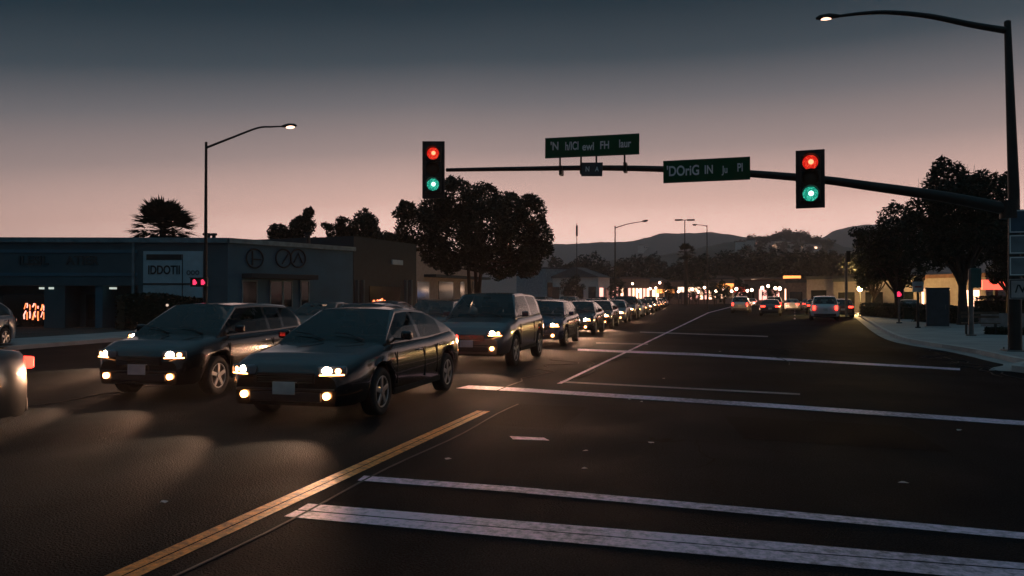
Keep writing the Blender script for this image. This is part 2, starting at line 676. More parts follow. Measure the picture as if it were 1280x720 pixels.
        tl.box((sx * (tw - wd / 2 - .035), -hl - .002, zz - (tall - .14) / 2), (wd, .09, tall), 0, None, .025)
        tl.build('tail_light', tail_e if tails else tail_off, root)
        mi = MB()
        my = cf - .42
        mz = interp(S['deck'], my) + .08
        mi.box((sx * (hw + .06), my, mz), (.16, .09, .13), 0, None, .035)
        mi.box((sx * (hw - .04), my + .02, mz - .05), (.16, .04, .03), 1, None, .008)
        mi.build('wing_mirror', [paint_m, trim_m], root)
    pm = MB()
    pm.box((0, hl + .045, sill + (zf - sill) * .40), (.31, .012, .16), 0, bev=.004)
    pm.build('licence_plate', plate_m, root)
    pm = MB()
    pm.box((0, -hl - .012, sill + (interp(S['deck'], -hl + .1) - sill) * .55), (.31, .014, .16), 0, bev=.004)
    pm.build('licence_plate', plate_m, root)
    rb = MB()
    rb.box((0, -hl - .005, sill + .1), (fw * 1.7, .08, .16), 0, bev=.02)
    rb.build('rear_bumper_trim', trim_m, root)
    S['hx'], S['hz'] = fw * .77, zl
    return root


PAINTS = {
    'black': mat('car_paint_black', (.012, .012, .013), .22, .2, .05, coat=1),
    'silver': mat('car_paint_silver', (.38, .39, .40), .28, .7, .04, coat=1),
    'white': mat('car_paint_white', (.68, .68, .66), .3, 0, .03, coat=1),
    'grey': mat('car_paint_grey', (.11, .115, .12), .28, .6, .04, coat=1),
    'blue': mat('car_paint_blue', (.02, .045, .11), .25, .4, .04, coat=1),
    'red': mat('car_paint_red', (.20, .015, .012), .25, .3, .04, coat=1),
    'bronze': mat('car_paint_bronze', (.16, .10, .06), .28, .5, .04, coat=1),
}
PROTO = {}


def car(kind, colour, x, y, heading, label, group, lit=True, beam=0.0):
    """heading: degrees, 0 = facing +Y (away), 180 = towards the viewer"""
    key = (kind, colour, lit)
    rz = R(heading)
    if key not in PROTO:
        PROTO[key] = make_car(kind, PAINTS[colour], lit, lit)
        o = PROTO[key]
    else:
        o = copy_tree(PROTO[key])
    o.location = (x, y, ROADZ)
    o.rotation_euler = (0, 0, rz)
    cat = {'suv': 'car', 'sedan': 'car', 'hatch': 'car', 'pickup': 'pickup truck', 'van': 'van'}[kind]
    tag(o, label, cat, group)
    if beam:
        S = SPECS[kind]
        for sx in (1, -1):
            ld = bpy.data.lights.new('headlight_beam', 'SPOT')
            ld.energy = beam
            ld.color = (1.0, .53, .31)
            ld.spot_size = R(58)
            ld.spot_blend = .55
            ld.shadow_soft_size = .06
            lo = bpy.data.objects.new('headlight_beam', ld)
            COL.objects.link(lo)
            lo.parent = o
            lo.location = (sx * S['hx'], S['L'] / 2 + .10, S['hz'])
            lo.rotation_euler = (R(90 - 13), 0, -sx * R(2))
    return o


ROADZ = 0.0
BEAM, HAZE = 460, .00038
# ------------------------------------------------------------------ ground, roads, kerbs
concrete = mat('pavement_concrete', (.33, .29, .28), .8, col2=(.45, .41, .39), scale=.9, bump=.4, bscale=25)
kerb_m = mat('kerb_concrete', (.45, .41, .39), .75, col2=(.62, .56, .53), scale=2.0, bump=.4)
soil_m = mat('earth', (.035, .03, .022), .95, scale=.5, col2=(.07, .06, .04), bump=.5)
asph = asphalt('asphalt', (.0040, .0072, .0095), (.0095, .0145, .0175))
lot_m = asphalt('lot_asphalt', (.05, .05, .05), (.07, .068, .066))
white_p = paint('light_tinted_white_paint', (.95, .68, .84))  # white lines; the pink cast of light on them is put into the colour
faint_p = paint('worn_white_paint', (.3, .26, .28))
yellow_p = paint('yellow_road_paint', (.85, .29, .03))
seam_m = mat('crack_sealant', (.003, .003, .004), .8, bump=.2)

g = MB().sheet([(-2600, -600), (2600, -600), (2600, 3380), (-2600, 3380)], -.06).build('ground', soil_m)
tag(g, kind='structure')

Lk = [(-60, -5), (-34, 8), (G(-60, 445).x, G(-60, 445).y), (G(0, 439).x, G(0, 439).y), (G(256, 418).x, G(256, 418).y),
      (G(430, 404).x, G(430, 404).y), (G(600, 390).x, G(600, 390).y), (-33, 120), (-40, 180), (-52, 300), (-70, 420)]
Rk = [(40, 13.6), (24, 13.9), (G(1400, 475).x, G(1400, 475).y)] + [(G(u, v).x, G(u, v).y) for u, v in
     ((1280, 456), (1235, 446), (1200, 439), (1150, 431), (1122, 424), (1100, 413), (1082, 401), (1066, 391))] + [(16.5, 126), (20, 200), (22, 300), (20, 420)]
road = Lk + Rk[::-1] + [(40, -60), (-60, -60)]
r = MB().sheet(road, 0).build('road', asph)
tag(r, kind='structure')


def smooth(pts, n=5):
    out = []
    P_ = [Vector(p[:2]) for p in pts]
    for i in range(len(P_) - 1):
        a, b, c, d = P_[max(0, i - 1)], P_[i], P_[i + 1], P_[min(len(P_) - 1, i + 2)]
        for k in range(n):
            t = k / n
            out.append(.5 * ((2 * b) + (c - a) * t + (2 * a - 5 * b + 4 * c - d) * t * t + (3 * b - a - 3 * c + d) * t ** 3))
    out.append(P_[-1])
    return [(p.x, p.y) for p in out]


def offset(pts, d):
    out = []
    for i, p in enumerate(pts):
        a, b = Vector(pts[max(0, i - 1)]), Vector(pts[min(len(pts) - 1, i + 1)])
        t = (b - a).normalized()
        out.append((p[0] - t.y * d, p[1] + t.x * d))
    return out


def strip(mb, pts, d0, d1, z0, z1, mi=0):
    a, b = offset(pts, d0), offset(pts, d1)
    if d1 < d0:
        a, b = b, a
    for i in range(len(pts) - 1):
        vs = [(*b[i], z0), (*b[i + 1], z0), (*a[i + 1], z0), (*a[i], z0), (*b[i], z1), (*b[i + 1], z1), (*a[i + 1], z1), (*a[i], z1)]
        mb.add(vs, [[4, 7, 6, 5], [0, 4, 5, 1], [3, 2, 6, 7]] + ([[0, 3, 7, 4]] if i == 0 else []) + ([[1, 5, 6, 2]] if i == len(pts) - 2 else []), mi)


LK, RK = smooth(Lk[1:]), smooth(Rk)
mb = MB()
strip(mb, LK, 0, .16, -.02, .135)
tag(mb.build('kerb_left', kerb_m), kind='structure')
mb = MB()
strip(mb, RK, 0, -.16, -.02, .135)
tag(mb.build('kerb_right', kerb_m), kind='structure')
mb = MB()
strip(mb, RK[12:], .003, .42, -.02, .006)
tag(mb.build('gutter_right', concrete), kind='structure')
mb = MB()
strip(mb, LK, .163, 3.4, -.03, .13)
tag(mb.build('sidewalk_left', concrete), kind='structure')
mb = MB()
strip(mb, RK, -.163, -3.3, -.03, .13)
tag(mb.build('sidewalk_right', concrete), kind='structure')
joint_m = mat('pavement_joint', (.08, .07, .07), .9)
for nm_, line_, sg_, st_, wd_ in (('pavement_joint', LK, 1, 1, 3.2), ('pavement_joint', RK, -1, 10, 3.1)):
    mb = MB()
    acc = 0
    for i in range(st_, len(line_) - 2):
        a_, b_ = Vector(line_[i]), Vector(line_[i + 1])
        L_ = (b_ - a_).length
        if a_.y > 90:
            break
        t_ = (b_ - a_).normalized()
        n_ = Vector((-t_.y, t_.x)) * sg_
        s_ = (1.5 - acc) % 1.5
        while s_ < L_:
            p_ = a_ + t_ * s_
            q_ = [p_ + n_ * .0, p_ + n_ * wd_, p_ + n_ * wd_ + t_ * .02, p_ + t_ * .02]
            mb.sheet([(v_.x, v_.y) for v_ in q_], .139)
            s_ += 1.5
        acc = (acc + L_) % 1.5
    tag(mb.build(nm_, joint_m), kind='structure')
# lots behind the pavements
ll = offset(LK, 3.403)
poly = ll + [(-130, 300), (-130, 5)]
tag(MB().sheet(poly, .05).build('parking_lot_left', lot_m), kind='structure')
rl = offset(RK[14:], -3.303)
tag(MB().sheet(rl + [(120, 300), (120, rl[0][1])], .05).build('parking_lot_right', lot_m), kind='structure')
# parked-lot pavement right of the corner (pale strip behind the bench)
q = [G(1150, 433), G(1200, 441.5), G(1290, 459), (26, 20.5, 0), (30, 40, 0), G(1140, 405)]
tag(MB().prism([(p[0] + .25, p[1] + .6) for p in q], .02, .134).build('corner_pavement', concrete), kind='structure')


def mark(name, quad, z, m, label=None):
    o = MB().sheet([(G(u, v).x, G(u, v).y) for u, v in quad], z).build(name, m)
    return tag(o, kind='structure')


patch_m = asphalt('patched_asphalt', (.0025, .0045, .006), (.0045, .007, .009))
mark('road_patch', [(905, 520), (1130, 533), (1190, 566), (930, 549)], .002, patch_m)
mark('road_patch', [(640, 505), (735, 509), (700, 536), (590, 530)], .002, patch_m)
mark('road_patch', [(1000, 428), (1130, 436), (1150, 447), (1005, 439)], .002, patch_m)
mark('stop_line', [(385, 630), (640, 651), (960, 677), (1330, 709), (1330, 716), (960, 687.5), (640, 660.5), (372, 637.5)], .004, white_p)
mark('stop_line', [(370, 638.5), (640, 661.5), (960, 688.5), (1330, 717.5), (1330, 733), (960, 701), (640, 672.5), (355, 646)], .004, white_p)
mark('crosswalk_line', [(455, 595), (640, 608.5), (960, 637), (1330, 671), (1330, 679), (960, 645), (640, 615.5), (447, 601)], .004, white_p)
mark('crosswalk_line', [(586, 482), (640, 484.5), (960, 504.5), (1330, 530), (1330, 535.5), (960, 509.5), (640, 489), (570, 485.5)], .004, white_p)
mark('crosswalk_line', [(700, 476.5), (1000, 492), (1000, 494), (700, 478.3)], .004, faint_p)
mark('crosswalk_line', [(722, 436), (870, 441.5), (1200, 460.5), (1200, 463), (870, 444.5), (722, 438.5)], .004, white_p)
mark('crosswalk_line', [(745, 428), (810, 429.6), (810, 431), (745, 429.6)], .004, faint_p)
mark('crosswalk_line', [(800, 414.5), (960, 420), (960, 421.3), (800, 415.8)], .004, faint_p)
mark('lane_dash', [(637, 545.5), (680, 547.5), (687, 551), (641, 549.5)], .004, white_p)
mark('lane_line', [(696, 480), (790, 436), (884, 391), (938, 377), (940.5, 377), (887, 391), (794, 436), (702, 480)], .008, white_p)
mb = MB()
for x in (-3.46, -3.355):
    mb.sheet([(x, -3), (x + .09, -3), (x + .09, 10.2), (x, 10.2)], .004)
tag(mb.build('centre_line', yellow_p), kind='structure')
mb = MB()
px = [(-3.06 + .03 * sin(y * 1.7), y) for y in [i * .5 for i in range(-6, 23)]]
strip(mb, px, 0, .022, 0, .006)
tag(mb.build('road_seam', mat('dusty_seam', (.06, .055, .055), .8)), kind='structure')
for k, (xa, sl, x2) in enumerate(((-6.9, -.06, 0), (-10.2, -.1, 0), (-13.4, -.13, 0))):
    mb = MB()
    for y in range(26, 200, 12):
        a, b = xa + sl * (y - 5), xa + sl * (y - 2)
        mb.sheet([(a, y), (a + .12, y), (b + .12, y + 3), (b, y + 3)], .004)
    tag(mb.build('lane_line', white_p), kind='structure')
mb = MB()
for y in range(60, 200, 12):
    a = 2.2 + .075 * (y - 30)
    mb.sheet([(a, y), (a + .12, y), (a + .35, y + 3), (a + .23, y + 3)], .004)
tag(mb.build('lane_line', white_p), kind='structure')
# tar-sealed cracks along the lanes
mb = MB()
for k in range(9):
    x0, y0 = random.uniform(-12, 6), random.uniform(3, 20)
    pts = []
    for i in range(14):
        pts.append((x0 + .05 * i * random.uniform(-1, 1), y0 + i * .5))
    strip(mb, pts, 0, .03, .001, .007 + k * .0004)
tag(mb.build('sealed_crack', seam_m), kind='structure')
# bits of litter on the asphalt
lit = mat('pale_litter', (.5, .48, .46), .6)
rng = random.Random(4)
for (u, v) in ((731, 587), (814, 555), (732, 565), (830, 474), (802, 503), (787, 500), (1199, 539), (900, 440), (205, 629), (1130, 605), (560, 575)):
    p = G(u, v)
    mb = MB()
    n = 7
    pts = [(.045 * cos(2 * pi * i / n) * rng.uniform(.5, 1.2), .03 * sin(2 * pi * i / n) * rng.uniform(.5, 1.2), .006 + .012 * rng.random()) for i in range(n)]
    mb.add(pts + [(0, 0, .022)], [[i, (i + 1) % n, n] for i in range(n)])
    o = mb.build('litter_scrap', lit, loc=(p.x, p.y, .002))
    o.rotation_euler = (0, 0, rng.uniform(0, 6))
    tag(o, 'small crumpled pale scrap of litter lying on the dark road', 'litter', 'scraps of litter on the road')

# ------------------------------------------------------------------ signal mast with street lamp (right)
pole_m = mat('dark_painted_steel', (.02, .021, .02), .5, .3, bump=.1)
galv = mat('galvanised_steel', (.16, .16, .155), .45, .7)
house_m = mat('signal_housing_black', (.010, .011, .010), .45)
sign_g = mat('sign_green', (.002, .085, .035), .7, var=.1, spec=.1)
sign_w = mat('sign_white', (.85, .85, .82), .5, var=.05)
red_e = emis('signal_red', (1.0, .03, .015), 1.3)
red_core = emis('signal_red_core', (1.0, .22, .10), 3)
grn_e = emis('signal_green', (.01, .55, .36), 1.1)
grn_core = emis('signal_green_core', (.5, 1.0, .85), 3)
red_e = lens_mat('signal_red_lens', (.55, .008, .006), (1.0, .10, .04), 1.1)
grn_e = lens_mat('signal_green_lens', (.004, .22, .15), (.10, .9, .62), 1.0)
amb_off = mat('signal_amber_off', (.06, .03, .01), .3)
lamp_e = emis('street_lamp_glow', (1.0, .55, .36), 3.5)


def arcpts(pts, n=8):
    out = []
    V = [Vector(p) for p in pts]
    for i in range(len(V) - 1):
        a, b, c, d = V[max(0, i - 1)], V[i], V[i + 1], V[min(len(V) - 1, i + 2)]
        for k in range(n):
            t = k / n
            out.append(.5 * ((2 * b) + (c - a) * t + (2 * a - 5 * b + 4 * c - d) * t * t + (3 * b - a - 3 * c + d) * t ** 3))
    out.append(V[-1])
    return out


def cobra_head(mb, p, dirx, me=1):
    """cobra head luminaire, p = rear end, pointing along dirx"""
    d = Vector(dirx).normalized()
    M = facing(p, d)
    # local x along the head, y up
    mb.tube([(0, 0, 0), (.12, .01, 0), (.3, .02, 0), (.55, .01, 0), (.66, -.015, 0)], [.04, .065, .088, .075, .03], 12, 0, True, M)
    return M


PB = G(1269, 445)
root = empty('signal_mast', (PB.x, PB.y, .13), 0, 'tall dark mast with long curved signal arm over the road and lamp on top', 'signal mast')
Q = lambda p: Vector(p) - Vector((PB.x, PB.y, .13))
dP = (PB - CAM).dot(FWD)


def on_arm(u, v):
    """point of the mast arm plane (through the pole, across the street) seen at (u,v)"""
    r = ray(u, v)
    # plane y = const in world (arm runs along -X with slight forward drift)
    t = (PB.y - CAM.y) / r.y
    return CAM + r * t


top = on_arm(1258, 28)
mb = MB()
mb.tube([(0, 0, 0), (0, 0, 4.4), Q((PB.x - .12, PB.y, top.z))], [.17, .14, .085], 16, 0)
mb.ball(Q((PB.x - .12, PB.y, top.z)), (.09, .09, .06))
mb.build('pole', pole_m, root)
mb = MB()
mb.box((0, 0, .02), (.55, .55, .04), 0, bev=.008)
for sx in (1, -1):
    for sy in (1, -1):
        mb.cyl((sx * .21, sy * .21, .07), .02, .07, 8)
mb.build('base_plate', galv, root)
arm = arcpts([on_arm(1262, 262), on_arm(1180, 246), on_arm(1090, 233), on_arm(1011, 223), on_arm(880, 213.5), on_arm(760, 210), on_arm(650, 211), on_arm(558, 212.5)])
mb = MB()
n = len(arm)
mb.tube([Q(p) for p in arm], [.175 - .115 * (i / (n - 1)) ** .8 for i in range(n)], 14)
mb.build('mast_arm', pole_m, root)
mb = MB()
mb.cyl(Q(on_arm(1262, 262)), .24, .5, 16)
mb.build('arm_clamp', pole_m, root)
la = arcpts([on_arm(1257, 38), on_arm(1215, 31), on_arm(1160, 20), on_arm(1110, 15.5), on_arm(1075, 17), on_arm(1050, 20)])
n = len(la)
mb = MB()
mb.tube([Q(p) for p in la], [.095 - .055 * (i / (n - 1)) for i in range(n)], 10)
mb.build('lamp_arm', pole_m, root)
mb = MB()
hp = on_arm(1050, 20)
hd = (on_arm(1028, 22) - hp).normalized()
M = cobra_head(mb, Q(hp), hd)
h = mb.build('lamp_head', pole_m, root)
mb = MB()
mb.ball((.38, -.035, 0), (.18, .05, .07), 14, 0, M)
mb.build('lamp_lens', lamp_e, h)


def signal(name, u, v0, v1, w, label, loc):
    """three-section head with backplate, hung on the arm; facing the viewer's approach"""
    hgt = (P(640, v0, 1) - P(640, v1, 1)).length * (loc - CAM).dot(FWD)
    W = w / FPX * (loc - CAM).dot(FWD)
    s = hgt / 1.75
    toc = (CAM - loc)
    rz = math.atan2(toc.x, -toc.y) * .75
    rt = empty(name, loc, rz, label, 'traffic light', 'traffic lights hanging on the mast arm')
    mb = MB()
    mb.box((0, .03, 0), (W, .03, hgt), 0, bev=.01)
    mb.build('backplate', house_m, rt)
    secs = [(.47, 'r'), (0, 'a'), (-.47, 'g')]
    for dz, k in secs:
        z = dz * hgt / 1.75 * (1.0)
        R_ = W * .27
        hb = MB()
        hb.box((0, -.06, z), (W * .70, .17, hgt * .262), 0, bev=.025)
        # visor: open half tube
        vs, fs = [], []
        seg = 20
        for i in range(seg + 1):
            a = R(-35) + i * R(250) / seg
            for rr_, yy in ((R_ * 1.14, -.145), (R_ * 1.14, -.42 + .10 * (1 - sin(a)) / 2), (R_ * 1.10, -.42 + .10 * (1 - sin(a)) / 2), (R_ * 1.10, -.145)):
                vs.append((rr_ * cos(a), yy, z + rr_ * sin(a)))
        for i in range(seg):
            for j in range(3):
                fs.append([i * 4 + j, (i + 1) * 4 + j, (i + 1) * 4 + j + 1, i * 4 + j + 1])
        hb.add(vs, fs, 0, True)
        sec = hb.build('signal_section', house_m, rt)
        lb = MB()
        if k == 'a':
            lb.ball((0, -.145, z), (R_, .03, R_), 20)
            lb.build('signal_lens', amb_off, sec)
        else:
            lb.ball((0, -.145, z), (R_, .03, R_), 20, 0)
            lb.ball((R_ * .08, -.168, z + R_ * .05), (R_ * .36, .02, R_ * .36), 14, 1)
            lb.build('signal_lens', [red_e, red_core] if k == 'r' else [grn_e, grn_core], sec)
    mb = MB()
    mb.box((0, .10, 0), (.09, .10, .3), 0, bev=.01)
    mb.build('mounting_bracket', pole_m, rt)
    return rt


for (u, v0, v1, w, va, lab) in ((546, 178, 250, 28, 213, 'traffic light hung at the far end of the mast arm, by the tree crown'),
                                (1011.5, 189, 262, 34, 223, 'traffic light on the mast arm nearest the pole, right of the tilted sign')):
    c = on_arm(u, (v0 + v1) / 2)
    c.y -= .30
    signal('traffic_light', u, v0, v1, w, lab, c)


def street_sign(name, quad, txt, label, tsz, cat='street sign', yoff=-.28, m=sign_g, border=True, lines=None):
    (u0, va), (u1, vb), (u2, vc), (u3, vd) = quad    # TL TR BR BL
    TL, TR, BR, BL = [on_arm(*q) for q in quad]
    c = (TL + TR + BR + BL) / 4
    w = ((TR - TL).length + (BR - BL).length) / 2
    h = ((TL - BL).length + (TR - BR).length) / 2
    tilt = math.atan2(((TR - TL) + (BR - BL)).z, ((TR - TL) + (BR - BL)).x)
    rt = empty(name, (c.x, PB.y + yoff, c.z), 0, label, cat)
    Mt = Matrix.Rotation(-tilt, 4, 'Y')
    mb = MB()
    mb.box((0, 0, 0), (w, .03, h), 0, Mt, .006)
    mb.build('sign_panel', m, rt)
    F = Mt @ facing((0, -.017, 0), (1, 0, 0))
    if border:
        mb = MB()
        for (cx, cy, sx, sy) in ((0, h / 2 - .03, w - .05, .012), (0, -h / 2 + .03, w - .05, .012)):
            mb.box((cx, cy, 0), (sx, sy, .004), 0, F)
        mb.build('sign_border', mat('sign_border_dim', (.03, .12, .08), .5), rt)
    for (s, x, y, sz, sxs) in lines or [(txt, 0, 0, tsz, 1.0)]:
        vs, fs = text_mb(s, sz)
        mb = MB()
        mb.add([(p[0] * sxs + x, p[1] + y, p[2] + .004) for p in vs], fs, 0, False, F)
        mb.build('lettering', sign_w, rt)
    return rt, c, w, h


rt, c, w, h = street_sign('street_sign', [(684, 175), (800, 169), (801, 195), (684, 200)], '', 'green street name sign standing on posts above the mast arm', .4,
                          lines=[("'N", -1.18, .04, .36, .8), ("h/ICI", -.62, .02, .36, .62), ("ewl", -.10, -.02, .34, .8), ("FH", .42, .0, .34, .75), ('laur', 1.05, .02, .34, .72)])
armz = on_arm(740, 212).z
for u in (702, 728, 747, 782):
    mb = MB()
    x = on_arm(u, 200).x - c.x
    mb.tube([(x, .05, -h / 2 + .12), (x, .05, armz - c.z), (x, .28, armz - c.z)], .03, 8)
    mb.box((x, .24, armz - c.z), (.1, .3, .3), 0, bev=.01)
    mb.build('sign_bracket', pole_m, rt)
rt, c, w, h = street_sign('street_sign', [(830, 203), (937, 198), (938, 226), (830, 231)], '', 'tilted green street name sign hung across the mast arm, left of a traffic light', .4,
                          lines=[("'DOriG", -.68, 0, .42, .75), ('IN', .08, .0, .36, .72), ('Ju', .55, -.02, .30, .7), ('Pl', .98, .02, .34, .7)])
for x in (-.7, .7):
    MB().box((x, .13, 0), (.08, .22, .2), 0, bev=.01).build('sign_bracket', pole_m, rt)
rt, c, w, h = street_sign('signal_camera_sign', [(729, 205), (755, 205), (755, 222), (729, 222)], '', 'small grey plate sign hanging under the raised green street sign', .2, 'small sign',
                          m=mat('sign_grey', (.05, .055, .06), .5), border=False, lines=[('N', -.14, 0, .22, .8), ('A', .16, 0, .2, .8)])
mb = MB()
mb.box((0, .12, .04), (.06, .2, .12))
mb.build('sign_bracket', pole_m, rt)

# stack of signs on the mast pole
vals = [(1271, 263, 292, 'blue', ''), (1271, 294, 318, 'pale', 'TOW'), (1271, 321, 345, 'pale', 'BUS'), (1271, 349, 374, 'pink', '1/V1')]
bl_m = mat('sign_blue_grey', (.05, .09, .13), .5)
gr_m = mat('sign_pale_grey', (.16, .19, .21), .5)
pk_m = mat('sign_pink_white', (.42, .36, .35), .5)
blk = mat('sign_black_ink', (.01, .01, .01), .6)
names = {'blue': 'blue grey sign plate highest on the signal mast pole', 'pink': 'pinkish white sign plate lowest on the signal mast pole'}
for i, (u, v0, v1, kind, s) in enumerate(vals):
    a, b = on_arm(u, v0), on_arm(u, v1)
    lab = names.get(kind) or ('pale grey sign plate second from the top on the signal mast pole' if i == 1 else 'pale grey sign plate just above the pinkish plate on the mast pole')
    rt = empty('pole_sign', (PB.x + .12, PB.y - .2, (a.z + b.z) / 2), 0, lab, 'sign', 'sign plates stacked on the mast pole')
    mb = MB()
    mb.box((0, 0, 0), (.62, .012, a.z - b.z), 0, bev=.004)
    mb.build('sign_panel', {'blue': bl_m, 'pale': gr_m, 'pink': pk_m}[kind], rt)
    F = facing((0, -.008, 0), (1, 0, 0))
    mb = MB()
    hh = a.z - b.z
    for (cx, cy, sx, sy) in ((0, hh / 2 - .03, .58, .025), (0, -hh / 2 + .03, .58, .025), (-.28, 0, .025, hh - .09), (.28, 0, .025, hh - .09)):
        mb.box((cx, cy, 0), (sx, sy, .003), 0, F)
    mb.build('sign_border', sign_w if kind != 'pink' else blk, rt)
    if kind == 'pink':
        vs, fs = text_mb('/V\\', .3)
        mb = MB()
        mb.add(vs, fs, 0, False, F)
        mb.build('lettering', blk, rt)
    mb = MB()
    mb.box((0, .06, 0), (.3, .1, .05))
    mb.build('clamp', galv, rt)


# ------------------------------------------------------------------ other lamps and posts
def street_lamp(u, vb, vt, label, arm_uv, head_uv, d=None, lit=True, rad=.09, group=None, mt=pole_m):
    B = G(u, vb)
    if d:
        B = P(u, 372, d)
    B.z = .13
    dd = (B - CAM).dot(FWD)
    T = P(u, vt, dd)
    rt = empty('street_lamp', B, 0, label, 'street lamp', group)
    mb = MB()
    mb.tube([(0, 0, 0), (0, 0, T.z - B.z)], [rad, rad * .6], 12)
    mb.box((0, 0, .03), (rad * 4, rad * 4, .06))
    mb.build('pole', mt, rt)
    pts = [P(uu, vv, dd) - B for uu, vv in arm_uv]
    n = len(arcpts(pts))
    mb = MB()
    mb.tube(arcpts(pts), [rad * .6 - rad * .25 * i / n for i in range(n)], 8)
    mb.build('lamp_arm', mt, rt)
    a = pts[-1]
    hh = P(*head_uv, dd) - B
    mb = MB()
    M = cobra_head(mb, a, hh - a)
    hd_ = mb.build('lamp_head', mt, rt)
    mb = MB()
    mb.ball((.38, -.06, 0), (.2, .07, .1), 12, 0, M)
    mb.build('lamp_lens', lamp_e if lit else lens_m, hd_)
    return rt, B, dd


rt, LB, ld_ = street_lamp(256.5, 418, 177, 'tall street lamp with single arm standing in front of the low left building',
                          [(257, 185), (290, 172), (322, 160), (340, 158.5), (352, 158)], (366, 157))
street_lamp(769, 385, 282, 'distant street lamp with arm to the right, left of the paired signs lamp', [(769, 285), (785, 280), (802, 277)], (812, 275), d=75, lit=False)
street_lamp(884, 380, 281, 'distant street lamp with short arm to the left, below the tilted street sign', [(884, 283), (878, 281.5), (872, 281)], (866, 281), d=95, lit=False)
# double-headed lot light and thin mast
B = P(856, 372, 150)
B.z = 0
rt = empty('lot_light', B, 0, 'very tall thin parking lot light with two flat heads above the far trees', 'parking lot light')
T = P(856, 275, 150) - B
MB().tube([(0, 0, 0), T], [.16, .09], 8).build('pole', pole_m, rt)
for s in (-1, 1):
    MB().box(T + RGT * s * 1.2, (1.5, .8, .28), 0, bev=.06).build('lamp_head', pole_m, rt)
MB().box(T, (1.6, .12, .12)).build('crossbar', pole_m, rt)
B = P(721, 372, 160)
B.z = 0
rt = empty('antenna_mast', B, 0, 'thin antenna mast rising above the far roofs right of the big tree', 'antenna')
T = P(721, 279, 160) - B
MB().tube([(0, 0, 0), T], [.12, .06], 8).build('pole', pole_m, rt)
MB().cyl(T - Vector((0, 0, 1.6)), .22, 2.2, 8).build('antenna_panel', pole_m, rt)

# pedestrian signals (red hand)
hand_e = emis('hand_signal_red', (1.0, .04, .12), 1.6)


def ped_signal(loc, w, label, rz, two=False):
    rt = empty('pedestrian_signal', loc, rz, label, 'pedestrian signal', 'pedestrian signals showing red')
    mb = MB()
    mb.box((0, 0, 0), (w, .2, w), 0, bev=.03)
    mb.build('housing', house_m, rt)
    for xo in ((-w * .5, w * .5) if two else (0,)):
        mb = MB()
        # palm + fingers as a lit hand
        s = w * .8
        mb.box((xo, -.105, -s * .16), (s * .42, .012, s * .38), 0, bev=.004)
        for k, hgt in enumerate((.30, .38, .36, .28)):
            mb.box((xo + (-.165 + .11 * k) * s, -.105, s * (.03 + hgt / 2)), (s * .085, .012, s * hgt), 0)
        mb.box((xo + s * .30, -.105, -s * .06), (s * .10, .012, s * .30), 0, Matrix.Rotation(0, 4, 'Y'))
        mb.build('hand_symbol', hand_e, rt)
    mb = MB()
    mb.box((0, -.13, w / 2 + .005), (w, .12, .02))
    mb.build('visor', house_m, rt)
    return rt


d_ = ld_
c = P(251.5, 353, d_) + Vector((0, -.12, 0))
ped_signal(P(246.5, 353, d_) + Vector((0, -.12, 0)), .38, 'red lit pedestrian signal on the left side of the left street lamp pole', R(15))
ped_signal(P(257.5, 353, d_) + Vector((0, -.16, 0)), .38, 'red lit pedestrian signal fixed on the front of the left street lamp pole', R(15))
B = G(1124, 407)
B.z = .13
rt = empty('signal_post', B, 0, 'short pale post carrying a red pedestrian signal on the right pavement', 'post')
d_ = (B - CAM).dot(FWD)
T = P(1124, 373, d_)
MB().tube([(0, 0, 0), (0, 0, T.z - B.z)], .06, 10).build('pole', galv, rt)
MB().cyl((0, 0, .04), .15, .08, 12).build('base_plate', galv, rt)
ped_signal(Vector((T.x, T.y, T.z + .24)), .48, 'red lit pedestrian signal on the short pale post', R(-20))


def post(u, vb, vt, r_, m, name, label, cat):
    B = G(u, vb, .13)
    B.z = .13
    d = (B - CAM).dot(FWD)
    T = P(u, vt, d)
    rt = empty(name, B, 0, label, cat)
    MB().tube([(0, 0, 0), (0, 0, T.z - B.z)], [r_, r_ * .9], 12).build('pole', m, rt)
    MB().cyl((0, 0, .03), r_ * 2, .06, 12).build('base_plate', m, rt)
    return rt, B, d, T.z - B.z


green_m = mat('weathered_green_metal', (.03, .09, .08), .5)
rt, B, d, h = post(1214, 420, 336, .09, galv, 'sign_post', 'grey post with a green box sign near the mast, on the corner pavement', 'post')
MB().box((.16, 0, h - .35), (.36, .22, .75), 0, bev=.03).build('green_box', green_m, rt)
rt, B, d, h = post(1147.5, 410, 352, .06, pole_m, 'sign_post', 'thin dark post with small square sign left of the dark cabinet', 'sign post')
MB().box((0, -.07, h - .25), (.5, .02, .5), 0, None, .005).build('sign_panel', pk_m, rt)
MB().box((0, -.085, h - .25), (.3, .01, .08)).build('sign_band', mat('faded_red', (.4, .06, .05), .5), rt)
rt, B, d, h = post(1058, 396, 316, .11, galv, 'signal_post', 'slim pale pole rising by the right kerb beyond the parked cars', 'pole')
MB().box((.15, 0, h - .3), (.3, .3, .9), 0, bev=.04).build('signal_head', house_m, rt)
